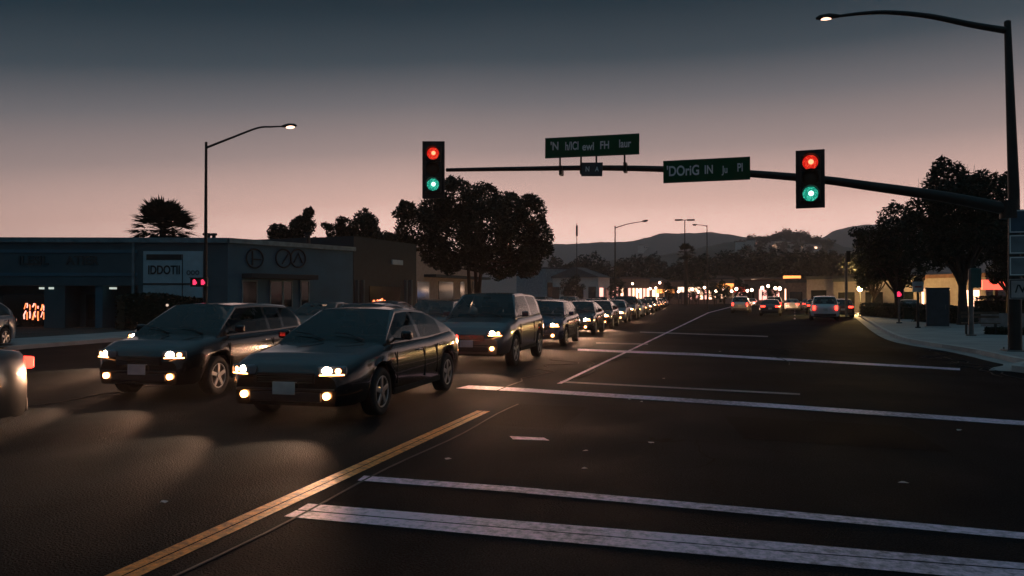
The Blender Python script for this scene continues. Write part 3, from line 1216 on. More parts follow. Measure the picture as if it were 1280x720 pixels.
# control cabinet
B = G(1172, 409, .13)
rt = empty('control_cabinet', (B.x, B.y, .13), R(-12), 'dark blue grey signal control cabinet on the right pavement', 'utility cabinet')
cab_m = mat('cabinet_blue_grey', (.03, .045, .06), .45)
MB().box((0, 0, .95), (1.0, .7, 1.9), 0, bev=.03).build('housing', cab_m, rt)
dr = MB().box((0, -.36, .98), (.88, .03, 1.66), 0, bev=.008).build('door', cab_m, rt)
MB().box((.34, -.39, 1.0), (.04, .03, .2), 0, bev=.006).build('handle', galv, dr)
MB().box((0, 0, -.0), (1.15, .85, .12), 0, bev=.02).build('plinth', concrete, rt)
MB().box((0, 0, 1.93), (1.08, .78, .06), 0, bev=.02).build('lid', cab_m, rt)
# bench
B = G(1226, 418, .13)
rt = empty('park_bench', (B.x, B.y, .13), R(-10), 'low slatted bench on the corner pavement behind the mast', 'bench')
wood = mat('bench_wood', (.12, .07, .045), .6, scale=6)
MB().box((0, -.16, .45), (1.3, .1, .04), 0).box((0, 0, .45), (1.3, .1, .04)).box((0, .16, .45), (1.3, .1, .04)).build('seat', wood, rt)
MB().box((0, .26, .7), (1.3, .03, .1)).box((0, .28, .85), (1.3, .03, .1)).build('backrest', wood, rt)
for sx in (-.5, .5):
    for sy in (-.16, .2):
        MB().box((sx, sy, .215), (.05, .05, .43)).build('leg', pole_m, rt)
# ------------------------------------------------------------------ buildings (left)
teal_w = mat('painted_block_wall', (.04, .10, .125), .8, bump=.3, bscale=18, var=.12, scale=1.2)
teal_l = mat('pale_painted_wall', (.036, .14, .20), .8, bump=.3, bscale=18, var=.12, scale=1.0)
teal_d = mat('dark_painted_wall', (.008, .028, .036), .8, bump=.3, bscale=18, var=.15)
trimw = mat('parapet_metal', (.15, .24, .27), .5, .2)
shop_g = mat('dark_shop_glass', (.01, .014, .016), .08, var=.1, spec=.7)
pale_w = mat('pale_stucco', (.34, .28, .25), .85, bump=.3, bscale=10, var=.12)
white_w = mat('white_stucco', (.66, .62, .58), .85, var=.1)
board_m = mat('pale_sign_board', (.34, .48, .54), .6, var=.08)
ink = mat('dark_lettering', (.012, .018, .02), .6)
roof_m = mat('flat_roof', (.05, .05, .05), .9)


class Facade:
    """local frame: x along the wall from A to B, y up, z outwards to the street"""
    def __init__(s, A, B, base=.05):
        s.A, s.B = Vector((A[0], A[1], base)), Vector((B[0], B[1], base))
        s.L = (s.B - s.A).length
        s.d = (s.B - s.A).normalized()
        s.n = Vector((s.d.y, -s.d.x, 0))
        s.M = facing(s.A, s.d)

    def at(s, u, v):
        """(x, height) on the wall plane seen at photograph pixel"""
        r = ray(u, v)
        t = (s.A - CAM).dot(s.n) / r.dot(s.n)
        p = CAM + r * t - s.A
        return p.dot(s.d), p.z

    def box(s, mb, x0, x1, y0, y1, z0, z1, mi=0, bev=0):
        return mb.box(((x0 + x1) / 2, (y0 + y1) / 2, (z0 + z1) / 2), (abs(x1 - x0), abs(y1 - y0), abs(z1 - z0)), mi, s.M, bev)

    def px(s, mb, u0, v0, u1, v1, z0, z1, mi=0, bev=0):
        x0, _ = s.at(u0, v0)
        x1, _ = s.at(u1, v0)
        um = (u0 + u1) / 2
        y1 = s.at(um, v0)[1]
        y0 = max(0, s.at(um, v1)[1])
        return s.box(mb, x0, x1, y0, y1, z0, z1, mi, bev)


def gp(u, v):
    p = G(u, v)
    return (p.x, p.y)


A, Bc, C_ = gp(-90, 411.5), gp(284, 411), gp(441, 405)
F1, F2 = Facade(A, Bc), Facade(Bc, C_)
b1 = empty('shop_building', (A[0], A[1], .05), 0, 'long low blue grey shop building with flat roof behind the left street lamp', 'building')
b1inv = Matrix.Translation((-A[0], -A[1], -.05))


def bb(mb, name, m, parent=b1, inv=b1inv):
    mb.v = [inv @ v for v in mb.v]
    return mb.build(name, m, parent)


H1 = F1.at(100, 297)[1]
HA = F1.at(60, 357)[1]                      # underside of the canopy band
mb = MB()
F1.box(mb, 0, F1.L, HA, H1 - .25, -8, 0)            # upper band
F1.box(mb, F1.at(172, 370)[0], F1.L, 0, HA - .003, -8, -.02)
F1.box(mb, 0, F1.at(172, 370)[0] - .003, 0, HA - .003, -8, -1.6)     # recessed wall under the canopy
bb(mb, 'wall', teal_w)
mb = MB()
F2.box(mb, 0.02, F2.L, 0, H1 - .25, -9, 0)
bb(mb, 'wall', teal_l)
mb = MB()
F1.box(mb, -.1, F1.L, H1 - .25, H1, -8, .16)
F2.box(mb, .0, F2.L + .1, H1 - .247, H1 + .003, -9, .16)
bb(mb, 'parapet', trimw)
mb = MB()
F1.px(mb, -30, 312, 172, 316, 0, .05)
F1.px(mb, -30, 341, 172, 345, 0, .04)
bb(mb, 'fascia_trim', teal_l)
# faint raised lettering on the band
for s, u, sz in (('ILESIL', 42, .62), ('ATIER', 103, .62)):
    x, y = F1.at(u, 326)
    vs, fs = text_mb(s, sz, .03)
    mb = MB()
    mb.add([(p[0] + x, p[1] + y, p[2] + .03) for p in vs], fs, 0, False, F1.M)
    bb(mb, 'lettering', mat('dull_letters', (.03, .05, .055), .6))
# canopy columns / piers
for u in (54, 118):
    mb = MB()
    F1.px(mb, u, 357, u + (26 if u == 54 else 9), 412, -1.55, -.1)
    bb(mb, 'pier', teal_w if u == 54 else teal_l)
mb = MB()
F1.px(mb, 166, 300, 169, 411, .0, .10)
bb(mb, 'drain_pipe', trimw)
# shop window with orange neon tubes
win = MB()
F1.px(win, -20, 368, 50, 409, -1.6, -1.52)
w_ = bb(win, 'window', shop_g)
neon_o = emis('neon_orange', (1.0, .20, .06), 3.2)
neon_p = emis('neon_pink', (1.0, .35, .28), 2.6)
rn = random.Random(3)
mb = MB()
for k in range(11):
    u = 8 + k * 3.6
    t0, t1 = 379 + rn.uniform(-1, 4), 386 + rn.uniform(-2, 3)
    z = -1.49
    for (a, b, mi) in ((t0, t1, k % 2), (389 + rn.uniform(-1, 2), 404 - rn.uniform(0, 7), (k + 1) % 2)):
        xa, ya = F1.at(u + (2.2 if k % 3 == 0 else 0), a)
        xb, yb = F1.at(u, b)
        mb.tube([(xa, ya, z), ((xa + xb) / 2 + .05 * rn.uniform(-1, 1), (ya + yb) / 2, z + .02), (xb, yb, z)], rn.uniform(.018, .035), 6, mi, True, F1.M)
mb.v = [b1inv @ v for v in mb.v]
o = mb.build('neon_tubes', [neon_o, neon_p], w_)
dr = MB()
F1.px(dr, 88, 368, 113, 411, -1.6, -1.52)
d_ = bb(dr, 'door', teal_d)
mb = MB()
F1.px(mb, 91, 372, 110, 400, -1.52, -1.5)
mb.v = [b1inv @ v for v in mb.v]
mb.build('door_glass', shop_g, d_)
# two dim wall lamps
wl = emis('dim_wall_lamp', (.75, .85, .75), .7)
for u in (51, 63, 139):
    mb = MB()
    F1.px(mb, u - 3, 359, u + 3, 361.5, -.35, -.05)
    bb(mb, 'wall_lamp', wl)
# pale billboard window
mb = MB()
F1.px(mb, 180, 314, 254, 372, 0, .08)
bd = bb(mb, 'sign_board', board_m)
mb = MB()
F1.px(mb, 184, 318, 228, 325, .08, .10)
F1.px(mb, 228.5, 318, 229.5, 372, .08, .10)
F1.px(mb, 180, 354, 254, 356, .08, .11)
bb(mb, 'board_frame', ink)
x, y = F1.at(206, 338)
vs, fs = text_mb('IDDOTII', .62, .01)
mb = MB()
mb.add([(p[0] * .72 + x, p[1] + y, p[2] + .095) for p in vs], fs, 0, False, F1.M)
bb(mb, 'lettering', ink)
x, y = F1.at(242, 340)
vs, fs = text_mb('ooo', .5, .01)
mb = MB()
mb.add([(p[0] * .8 + x, p[1] + y, p[2] + .095) for p in vs], fs, 0, False, F1.M)
bb(mb, 'lettering', mat('grey_lettering', (.10, .15, .17), .6))
# right wing: emblems, awning, windows
for u in (318, 354, 372):
    x, y = F2.at(u, 323)
    mb = MB()
    mb.tube([(x + .52 * cos(2 * pi * k / 24), y + .50 * sin(2 * pi * k / 24), .05) for k in range(25)], .045, 6, 0, False, F2.M)
    if u == 318:
        mb.box((x - .15, y, .05), (.07, .75, .05), 0, F2.M)
        mb.box((x + .12, y - .05, .05), (.5, .07, .05), 0, F2.M)
    elif u == 354:
        mb.tube([(x + .3, y + .25, .05), (x - .1, y - .3, .05)], .04, 6, 0, True, F2.M)
    else:
        mb.tube([(x - .3, y - .25, .05), (x, y + .3, .05), (x + .3, y - .25, .05)], .04, 6, 0, True, F2.M)
    bb(mb, 'wall_emblem', teal_d)
mb = MB()
F2.px(mb, 302, 343, 385, 349, 0, .9, bev=.03)
bb(mb, 'awning', teal_d)
for (u0, u1) in ((303, 320), (338, 352), (354, 364), (376, 385)):
    mb = MB()
    F2.px(mb, u0, 352, u1, 383 if u0 != 338 else 402, .0, .04)
    ww = bb(mb, 'window' if u0 != 338 else 'door', shop_g)
    mb = MB()
    F2.px(mb, u0 - 1.2, 350.5, u0, 384, .0, .07)
    F2.px(mb, u1, 350.5, u1 + 1.2, 384, .0, .07)
    F2.px(mb, u0 - 1.2, 350.4, u1 + 1.2, 352, .0, .075)
    mb.v = [b1inv @ v for v in mb.v]
    mb.build('frame', trimw, ww)
# rooftop vents
vent_m = mat('roof_vent_metal', (.05, .05, .05), .5, .6)
for u, v, s in ((259, 285, .45), (267, 286, .3), (385, 292, .35)):
    p = P(u, 372, 44)
    o = MB().cyl((0, 0, .3), s * .35, .8, 10).cyl((0, 0, .75), s * .6, .12, 10).build('roof_vent', vent_m, b1)
    o.location = (p.x - A[0], p.y - A[1] - 0.0, H1 - .15)

# dark neighbour
Dn, De = gp(442, 404.4), gp(521, 400)
F3 = Facade(Dn, De)
b2 = empty('dark_building', (Dn[0], Dn[1], .05), 0, 'very dark flat roofed shop between the blue grey building and the pale one', 'building')
inv2 = Matrix.Translation((-Dn[0], -Dn[1], -.05))
H3 = F3.at(480, 300)[1]
mb = MB()
F3.box(mb, 0.05, F3.L, 0, H3, -10, -.05)
bb(mb, 'wall', teal_d, b2, inv2)
mb = MB()
F3.px(mb, 462, 358, 500, 390, -.05, .02)
sw = bb(mb, 'window', shop_g, b2, inv2)
mb = MB()
for k in range(10):
    xa, ya = F3.at(467 + k * 1.6 + rn.uniform(-1, 1), 376.5 + rn.uniform(-1.5, 3))
    mb.ball((xa, ya, .06), (.10 + .04 * rn.random(), .10 + .06 * rn.random(), .03), 8, k % 2, F3.M)
mb.v = [inv2 @ v for v in mb.v]
mb.build('window_lights', [neon_o, neon_p], sw)
mb = MB()
F3.px(mb, 490, 325, 503, 331, -.05, .06, bev=.02)
bb(mb, 'small_sign', board_m, b2, inv2)
for u in (445, 452, 506, 512):
    mb = MB()
    F3.px(mb, u, 350, u + 1.6, 402, -.05, .15)
    bb(mb, 'post', teal_w, b2, inv2)

# pale building under the big tree
En, Ee = gp(515, 392), gp(602, 388.5)
F4 = Facade(En, Ee)
b3 = empty('pale_building', (En[0], En[1], .05), 0, 'pale pinkish stucco shop half hidden under the big dark tree', 'building')
inv3 = Matrix.Translation((-En[0], -En[1], -.05))
H4 = F4.at(560, 317)[1]
mb = MB()
F4.box(mb, 0, F4.L, 0, H4, -14, 0)
bb(mb, 'wall', pale_w, b3, inv3)
mb = MB()
F4.box(mb, -.1, F4.L + .1, H4, H4 + .3, -14, .15)
bb(mb, 'parapet', white_w, b3, inv3)
mb = MB()
F4.px(mb, 530, 345, 600, 348, 0, 1.4)
bb(mb, 'awning', teal_d, b3, inv3)
for (u0, u1) in ((521, 536), (548, 566), (575, 580), (590, 599)):
    mb = MB()
    F4.px(mb, u0, 352, u1, 381, 0, .06)
    bb(mb, 'window', shop_g, b3, inv3)

# ------------------------------------------------------------------ far buildings
lit_w = emis('lit_shop_window', (1.0, .55, .34), 3.5)
lit_y = emis('lit_yellow_window', (1.0, .62, .18), 3.0)
lit_p = emis('lit_pink_window', (1.0, .42, .34), 2.2)


def house(u0, u1, vt, d, name, label, wm, roofm, gable=False, lit=0, depth=12, nwin=4, wv=None, base=0, litm=None, seed=0):
    a, b = P(u0, 372, d), P(u1, 372, d * 1.03)
    F = Facade((a.x, a.y), (b.x, b.y), base)
    h = P(u0, vt, d).z - base
    rt = empty(name, (a.x, a.y, base), 0, label, 'building' if d < 400 else 'house')
    inv = Matrix.Translation((-a.x, -a.y, -base))
    mb = MB()
    hw_ = h * (.72 if gable else 1)
    F.box(mb, 0, F.L, -9 if base else 0, hw_, -depth, 0)
    bb(mb, 'wall', wm, rt, inv)
    mb = MB()
    if gable:
        x0, x1 = -.4, F.L + .4
        vs = [(x0, hw_, .5), (x1, hw_, .5), (x1, hw_, -depth - .5), (x0, hw_, -depth - .5), (x0 + .5, h, -depth / 2), (x1 - .5, h, -depth / 2)]
        mb.add(vs, [[0, 1, 5, 4], [2, 3, 4, 5], [0, 4, 3], [1, 2, 5], [0, 3, 2, 1]], 0, False, F.M)
    else:
        F.box(mb, -.15, F.L + .15, h, h + .35, -depth, .15)
    bb(mb, 'roof', roofm, rt, inv)
    rr_ = random.Random(seed + int(u0))
    for k in range(nwin):
        x0 = F.L * (k + .2) / nwin
        x1 = F.L * (k + .8) / nwin
        y0, y1 = hw_ * .22, hw_ * (.62 if h > 3.4 else .75)
        mb = MB()
        F.box(mb, x0, x1, y0, y1, 0, .08)
        on = rr_.random() < lit
        bb(mb, 'window', (litm or rr_.choice([lit_w, lit_p])) if on else shop_g, rt, inv)
    if u0 > 700 and not base:
        ns = max(2, int(depth / 3))
        for k in range(ns):
            mb = MB()
            F.box(mb, -.08, 0, hw_ * .22, hw_ * .66, -depth * (k + .8) / ns, -depth * (k + .2) / ns)
            bb(mb, 'window', (litm or rr_.choice([lit_w, lit_p])) if rr_.random() < lit * .8 else shop_g, rt, inv)
    return rt


dkw = mat('dim_brown_wall', (.20, .15, .13), .85)
slate = mat('slate_roof', (.07, .075, .08), .7)
bluew = mat('pale_blue_wall', (.22, .30, .34), .8)
tile_r = mat('tile_roof', (.16, .08, .055), .8)
house(682, 724, 336, 170, 'far_shop', 'small pale blue shop right of the big tree, beyond the traffic', bluew, slate, False, .5, 12, 4)
house(727, 745, 342, 175, 'far_shop', 'small brown shop between the pale blue and the white gabled one', dkw, slate, True, .3, 12, 3)
house(748, 762, 333, 165, 'far_shop', 'narrow white gabled shop left of the first far street lamp', white_w, slate, True, .3, 12, 2)
house(775, 812, 348, 190, 'far_shop', 'long brown shop row with lit windows right of the far lamp', dkw, slate, False, .8, 14, 8)
house(815, 850, 346, 200, 'far_shop', 'low pinkish shop with lit windows left of the palm', pale_w, tile_r, True, .8, 14, 7)
house(868, 896, 352, 185, 'far_shop', 'low shop with lit windows just behind the short armed lamp', dkw, slate, False, .8, 14, 5)
house(902, 940, 343, 210, 'far_shop', 'pale shop row with many lit windows below the dark trees', white_w, tile_r, True, .9, 16, 9)
house(943, 990, 348, 190, 'far_shop', 'long lit shopfront beneath the hillside trees, left of the parked cars', pale_w, slate, False, .9, 16, 10)
house(995, 1040, 350, 150, 'far_shop', 'brown shopfront with glowing windows above the cars in the kerb lane', dkw, tile_r, False, .9, 14, 8)
house(1063, 1100, 352, 95, 'far_shop', 'low yellow lit shop behind the bright lamp on the right', dkw, slate, False, 1, 10, 5, litm=lit_y)
house(1108, 1142, 347, 80, 'far_shop', 'white shop wall glimpsed under the trees behind the dark cabinet', pale_w, slate, False, .15, 10, 4)
house(1150, 1192, 350, 72, 'far_shop', 'pale shop wall behind the tree trunk on the right', pale_w, slate, False, .2, 10, 4)
house(1232, 1300, 346, 66, 'far_shop', 'pinkish lit shopfront behind the sign plates at the right edge', pale_w, tile_r, False, .4, 12, 6)
house(1196, 1228, 354, 80, 'far_shop', 'dim brown shop between the green box post and the pinkish shopfront', dkw, slate, False, .3, 12, 4)
# low wall on the right lot
a, b = gp(1226, 411), gp(1330, 413)
F = Facade(a, b, .05)
mb = MB()
F.box(mb, 0, F.L, 0, .75, -.3, 0)
o = mb.build('garden_wall', mat('pinkish_render', (.30, .24, .23), .85, bump=.3))
tag(o, 'low pinkish rendered wall behind the mast at the right edge', 'wall')
# bright globe lamp near the right shop
p = P(1075, 361, 70)
rt = empty('globe_lamp', (p.x, p.y, 0), 0, 'bright yellow white globe lamp glowing among the bushes on the right', 'lamp')
MB().tube([(0, 0, 0), (0, 0, p.z - .2)], .05, 8).build('pole', pole_m, rt)
MB().ball((0, 0, p.z), (.24, .24, .24), 16).build('globe', emis('globe_glow', (1.0, .68, .30), 22), rt)
l = bpy.data.lights.new('globe_light', 'POINT')
l.energy = 3600
l.color = (1, .62, .22)
l.shadow_soft_size = .3
lo = bpy.data.objects.new('globe_light', l)
COL.objects.link(lo)
lo.location = (p.x - .6, p.y - 1.2, p.z + .2)
# lit signs and lamps of the far shopping street
sign_cols = [emis('red_lit_sign', (1.0, .10, .06), 2.2), emis('warm_lit_sign', (1.0, .6, .4), 2.5), emis('blue_lit_sign', (.35, .5, 1.0), 1.2), emis('orange_lit_sign', (1.0, .32, .08), 2.4)]
sg_names = ['red', 'warm white', 'blue', 'orange']
for i, (u, v, d, w_, h_, c_) in enumerate(((975, 356, 160, 6, 1.6, 0), (906, 358, 170, 4, 1.3, 3), (952, 353, 185, 5, 1.5, 1), (1008, 357, 140, 7, 1.2, 1), (1020, 366, 128, 6, 1.0, 2), (929, 362, 175, 4, 1.2, 0), (1044, 362, 118, 3, 1.0, 3), (990, 349, 175, 4, 1.6, 3), (862, 362, 165, 5, 1.1, 1), (832, 364, 170, 4, .9, 3), (1108, 356, 78, 2.0, .7, 0), (1247, 356, 62, 2.6, .8, 0))):
    p = P(u, v, d)
    where = ['among the far shops below the hillside', 'just right of the short armed lamp', 'under the broad dark trees', 'above the white car in the kerb lane', 'just over the roof of the white car', 'left of the far junction', 'beside the slim pale pole', 'highest of the far shop signs', 'below the far palm', 'left of the far palm', 'behind the red pedestrian signal', 'over the pinkish shopfront at the right edge'][i]
    rt = empty('lit_sign', (p.x, p.y, 0), YAW, sg_names[c_] + ' lit shop sign ' + where, 'lit sign', 'lit signs of the far shopping street')
    MB().box((0, 0, p.z), (w_, .3, h_), 0, bev=.04).build('sign_face', sign_cols[c_], rt)
    MB().box((0, .28, p.z / 2 + .2), (.25, .22, p.z)).build('pole', pole_m, rt)
glob = emis('street_globe_glow', (1.0, .62, .42), 14)
for i in range(30):
    u = 790 + i * 9.4
    d = 182 - i * 2.6 - (i % 3) * 9
    p = P(u + random.uniform(-4, 4), 360 + random.uniform(-7, 5), d)
    rt = empty('post_lamp', (p.x, p.y, 0), 0, 'small warm post lamp along the far shopping street', 'lamp', 'post lamps along the far shopping street')
    MB().tube([(0, 0, 0), (0, 0, p.z)], .06, 6).build('pole', pole_m, rt)
    MB().ball((0, 0, p.z), (.26, .26, .26), 10).build('globe', glob, rt)
# garden spot lamps seen as dots before the hedge
hedge_e = emis('garden_lamp_glow', (1.0, .72, .55), .8)
for i, (u, v) in enumerate(((209, 381.5), (221, 389), (239, 393), (300, 391), (312, 391))):
    p = P(u, v, 33.2)
    rt = empty('garden_lamp', (p.x, p.y, .13), 0, ['small round garden lamp highest in front of the left hedge', 'small garden lamp below the highest one, left of the lamp post', 'small garden lamp close left of the street lamp pole', 'small warm garden lamp right of the street lamp pole', 'small warm garden lamp farthest right along the hedge'][i], 'garden lamp', 'garden lamps along the dark hedge')
    MB().tube([(0, 0, 0), (0, 0, p.z - .13)], .02, 6).build('stake', pole_m, rt)
    MB().ball((0, 0, p.z - .13), (.06 if i < 3 else .16, .06, .06), 10).build('lamp_globe', hedge_e, rt)
# ------------------------------------------------------------------ vegetation
bark = mat('bark', (.05, .038, .03), .9, bump=.8, bscale=14)


def leafmat(name, c1, c2):
    m = mat(name, c1, .65, col2=c2, scale=.7)
    m.node_tree.nodes['Principled BSDF'].inputs['Specular IOR Level'].default_value = .25
    return m


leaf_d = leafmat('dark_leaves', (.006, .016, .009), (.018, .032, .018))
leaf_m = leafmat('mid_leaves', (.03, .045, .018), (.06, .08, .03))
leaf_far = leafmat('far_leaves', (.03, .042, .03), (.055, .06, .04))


def leaves(mb, blobs, n, size, rng, squash=1.0):
    wts = [b[1] ** 2 for b in blobs]
    for _ in range(n):
        c, r = rng.choices(blobs, wts)[0]
        while True:
            p = Vector((rng.uniform(-1, 1), rng.uniform(-1, 1), rng.uniform(-1, 1)))
            if .25 < p.length < 1:
                break
        rr = r * (p.length ** .5) / p.length * rng.uniform(.85, 1.1)
        p = Vector(c) + Vector((p.x, p.y, p.z * squash)) * rr
        s = size * rng.uniform(.6, 1.4)
        a = Vector((rng.gauss(0, 1), rng.gauss(0, 1), rng.gauss(0, .7))).normalized()
        b = a.orthogonal().normalized()
        b = Matrix.Rotation(rng.uniform(0, 6.28), 3, a) @ b
        mb.add([p - a * s, p - b * s * .38, p + a * s, p + b * s * .38], [[0, 1, 2, 3]])


def make_tree(seed, H, Rr, nleaf, lsize, clear=.3, lm=None, squash=.8, nb=14, tr=.02, multi=1, own=None):
    rng = random.Random(seed)
    rt = empty('tree', (0, 0, 0))
    tk = MB()
    ch = H * clear
    cz = (ch + H) / 2 + .05 * H
    vr = (H - ch) / 2
    blobs = []
    for k in range(nb):
        az = 2 * pi * k / nb * 2.4 + rng.uniform(-.3, .3)
        lay = (k + .5) / nb * 2 - 1
        rad = math.sqrt(max(0, 1 - lay * lay)) * .62 * rng.uniform(.75, 1.15)
        blobs.append(((Rr * rad * cos(az), Rr * rad * sin(az), cz + vr * .68 * lay), Rr * rng.uniform(.26, .42)))
    blobs.append(((0, 0, cz), Rr * .5))
    for k in range(nb):       # small outlying tufts break the outline
        c, r = rng.choice(blobs[:-1])
        d = Vector((c[0], c[1], (c[2] - cz) * 1.1)).normalized()
        blobs.append((tuple(Vector(c) + d * r * rng.uniform(.8, 1.25)), r * rng.uniform(.25, .45)))
    if own:
        blobs, nb = own, len(own)
        ch = min(b_[0][2] for b_ in own) + .3
        cz = sum(b_[0][2] for b_ in own) / len(own)
        blobs = list(own) + [(tuple(Vector(c) + Vector((rng.gauss(0, 1), rng.gauss(0, 1), rng.gauss(0, 1))).normalized() * r * 1.05), r * rng.uniform(.22, .42)) for c, r in own for _ in (0, 1)]
    r0 = H * tr
    for m_ in range(multi):
        ox = (m_ - (multi - 1) / 2) * r0 * 1.8
        base = [(ox, 0, 0), (ox * 1.5 + rng.uniform(-.1, .1), rng.uniform(-.1, .1), ch * .5), (ox * 2.2, 0, ch), (ox * 1.5, 0, cz)]
        tk.tube(base, [r0 * 1.35, r0, r0 * .8, r0 * .3], 8)
    for c, r in blobs[:nb]:
        s = Vector((0, 0, ch * rng.uniform(.75, 1.1)))
        mid = s.lerp(Vector(c), .5) + Vector((rng.uniform(-.2, .2), rng.uniform(-.2, .2), -.1 * r))
        tk.tube([s, mid, c], [r0 * .5, r0 * .3, r0 * .08], 6)
        for _ in range(4):
            q = Vector(c) + Vector((rng.uniform(-1, 1), rng.uniform(-1, 1), rng.uniform(-.4, 1))) * r * .9
            tk.tube([mid.lerp(Vector(c), rng.uniform(.3, 1)), q], [r0 * .12, r0 * .04], 4, 0, False)
    tk.build('trunk', bark, rt)
    cr = MB()
    leaves(cr, blobs, nleaf, lsize, rng, squash)
    cr.build('crown', lm or leaf_d, rt)
    return rt


def place(o, p, rz=0, sc=1, label=None, cat='tree', group=None):
    o.location = p
    o.rotation_euler = (0, 0, rz)
    o.scale = (sc, sc, sc) if not hasattr(sc, '__len__') else sc
    return tag(o, label, cat, group)


def ground_at(u, d):
    p = P(u, 372, d)
    return (p.x, p.y, .02)


def height(v, d):
    return P(640, v, d).z


# big tree centre-left
d = 64
base_ = Vector(ground_at(594, d))
rb_ = random.Random(9)
own_ = []
for (u, v, r) in ((520, 287, 25), (505, 303, 12), (512, 268, 12), (543, 264, 26), (572, 254, 25), (604, 251, 23), (634, 258, 23), (661, 268, 20), (672, 296, 20), (648, 300, 30), (610, 290, 36), (572, 296, 36), (541, 313, 20), (562, 330, 14), (625, 328, 22), (658, 330, 18), (595, 322, 18), (680, 315, 10)):
    q_ = P(u, v, d) - base_ + FWD * rb_.uniform(-3.5, 3.5)
    own_.append((tuple(q_), r * d / FPX))
T1 = make_tree(5, height(243, d), 6.7, 46000, .17, .17, nb=22, squash=1.0, multi=3, tr=.016, own=own_)
place(T1, ground_at(594, d), 0, (1.0, 1.0, 1.0), 'big dark broadleaf tree with three stems in front of the pale shop')
# right trees
d = 41
T2 = make_tree(8, height(206, d), 3.2, 19000, .13, .26, nb=15, tr=.026, squash=1.0)
place(T2, ground_at(1203, d), 1.2, 1, 'dark leafy street tree with thick trunk beside the mast on the right')
# feathery upright twigs on top
tw = MB()
rg = random.Random(2)
ht = height(215, d)
for k in range(60):
    a, rr_ = rg.uniform(0, 6.28), rg.uniform(0, 2.4)
    b = Vector((rr_ * cos(a), rr_ * sin(a), ht - 1.2 - rr_ * .25))
    tw.tube([b, b + Vector((rg.uniform(-.3, .3), rg.uniform(-.3, .3), rg.uniform(.9, 1.7)))], [.018, .006], 4, 0, False)
tag(tw.build('twigs', bark, T2), kind='stuff')
d = 54
T3 = make_tree(13, height(262, d), 3.0, 11000, .14, .24, nb=13, tr=.022, squash=.95)
place(T3, ground_at(1122, d), 0, 1, 'dark rounded street tree left of the thick trunked one on the right')
o = copy_tree(T3)
place(o, ground_at(1092, 66), 2, .88, 'smaller dark tree farthest left in the right hand row', group=None)
o = copy_tree(T2)
place(o, ground_at(1262, 58), 3, .92, 'dark tree behind the sign plates on the right mast')
# trees behind the left building
d = 62
TM = make_tree(21, height(268, d), 2.5, 15000, .14, .3, lm=leaf_d, nb=14)
place(TM, ground_at(368, d), 0, 1, 'round small tree rising behind the blue grey building roof')
TN = make_tree(23, height(262, 66), 3.0, 15000, .15, .3, nb=14)
place(TN, ground_at(447, 66), 0, 1, 'ragged dark tree behind the very dark shop')
o = copy_tree(TN)
place(o, ground_at(474, 70), 2.2, .9, 'smaller ragged tree squeezed against the big tree on its left')
o = copy_tree(TM)
place(o, ground_at(407, 72), 1.2, .80, 'low tree behind the roof end of the blue grey building')


def make_fan_palm(h, n=44, fr=1.5, seed=1, rt=None, trunk_r=.2):
    rng = random.Random(seed)
    rt = empty('palm_tree', (0, 0, 0))
    MB().tube([(0, 0, 0), (.05, 0, h * .5), (0, 0, h)], [trunk_r * 1.2, trunk_r, trunk_r * .9], 10).build('trunk', bark, rt)
    mb = MB()
    for k in range(n):
        az = rng.uniform(0, 2 * pi)
        el = R(rng.uniform(-35, 80))
        d = Vector((cos(az) * cos(el), sin(az) * cos(el), sin(el)))
        L1 = fr * rng.uniform(.45, .62)
        base = Vector((0, 0, h))
        tip = base + d * L1
        mb.tube([base, tip], [.025, .015], 4, 0, False)
        side = d.cross(Vector((0, 0, 1)))
        side = side.normalized() if side.length > .01 else Vector((1, 0, 0))
        upv = side.cross(d).normalized()
        for j in range(13):
            a = R(-80 + 160 * j / 12)
            ld = (d * cos(a) + side * sin(a)).normalized()
            droop = Vector((0, 0, -.12 * fr * rng.random()))
            e = tip + ld * fr * .42 * rng.uniform(.8, 1.1) + droop
            nrm = ld.cross(upv).normalized() * .11
            mb.add([tip, (tip + e) / 2 + nrm, e, (tip + e) / 2 - nrm], [[0, 1, 2, 3]])
    mb.build('crown', leaf_d, rt)
    return rt


d = 56
PM = make_fan_palm(height(288, d), 120, 2.7, 3, trunk_r=.25)
place(PM, ground_at(203, d), 0, 1, 'bushy fan palm rising behind the blue grey building roof', 'palm tree')
PF = make_fan_palm(height(318, 150), 40, 2.5, 5, trunk_r=.3)
place(PF, ground_at(858, 150), 0, 1, 'tall far fan palm with small round crown below the two headed light', 'palm tree')

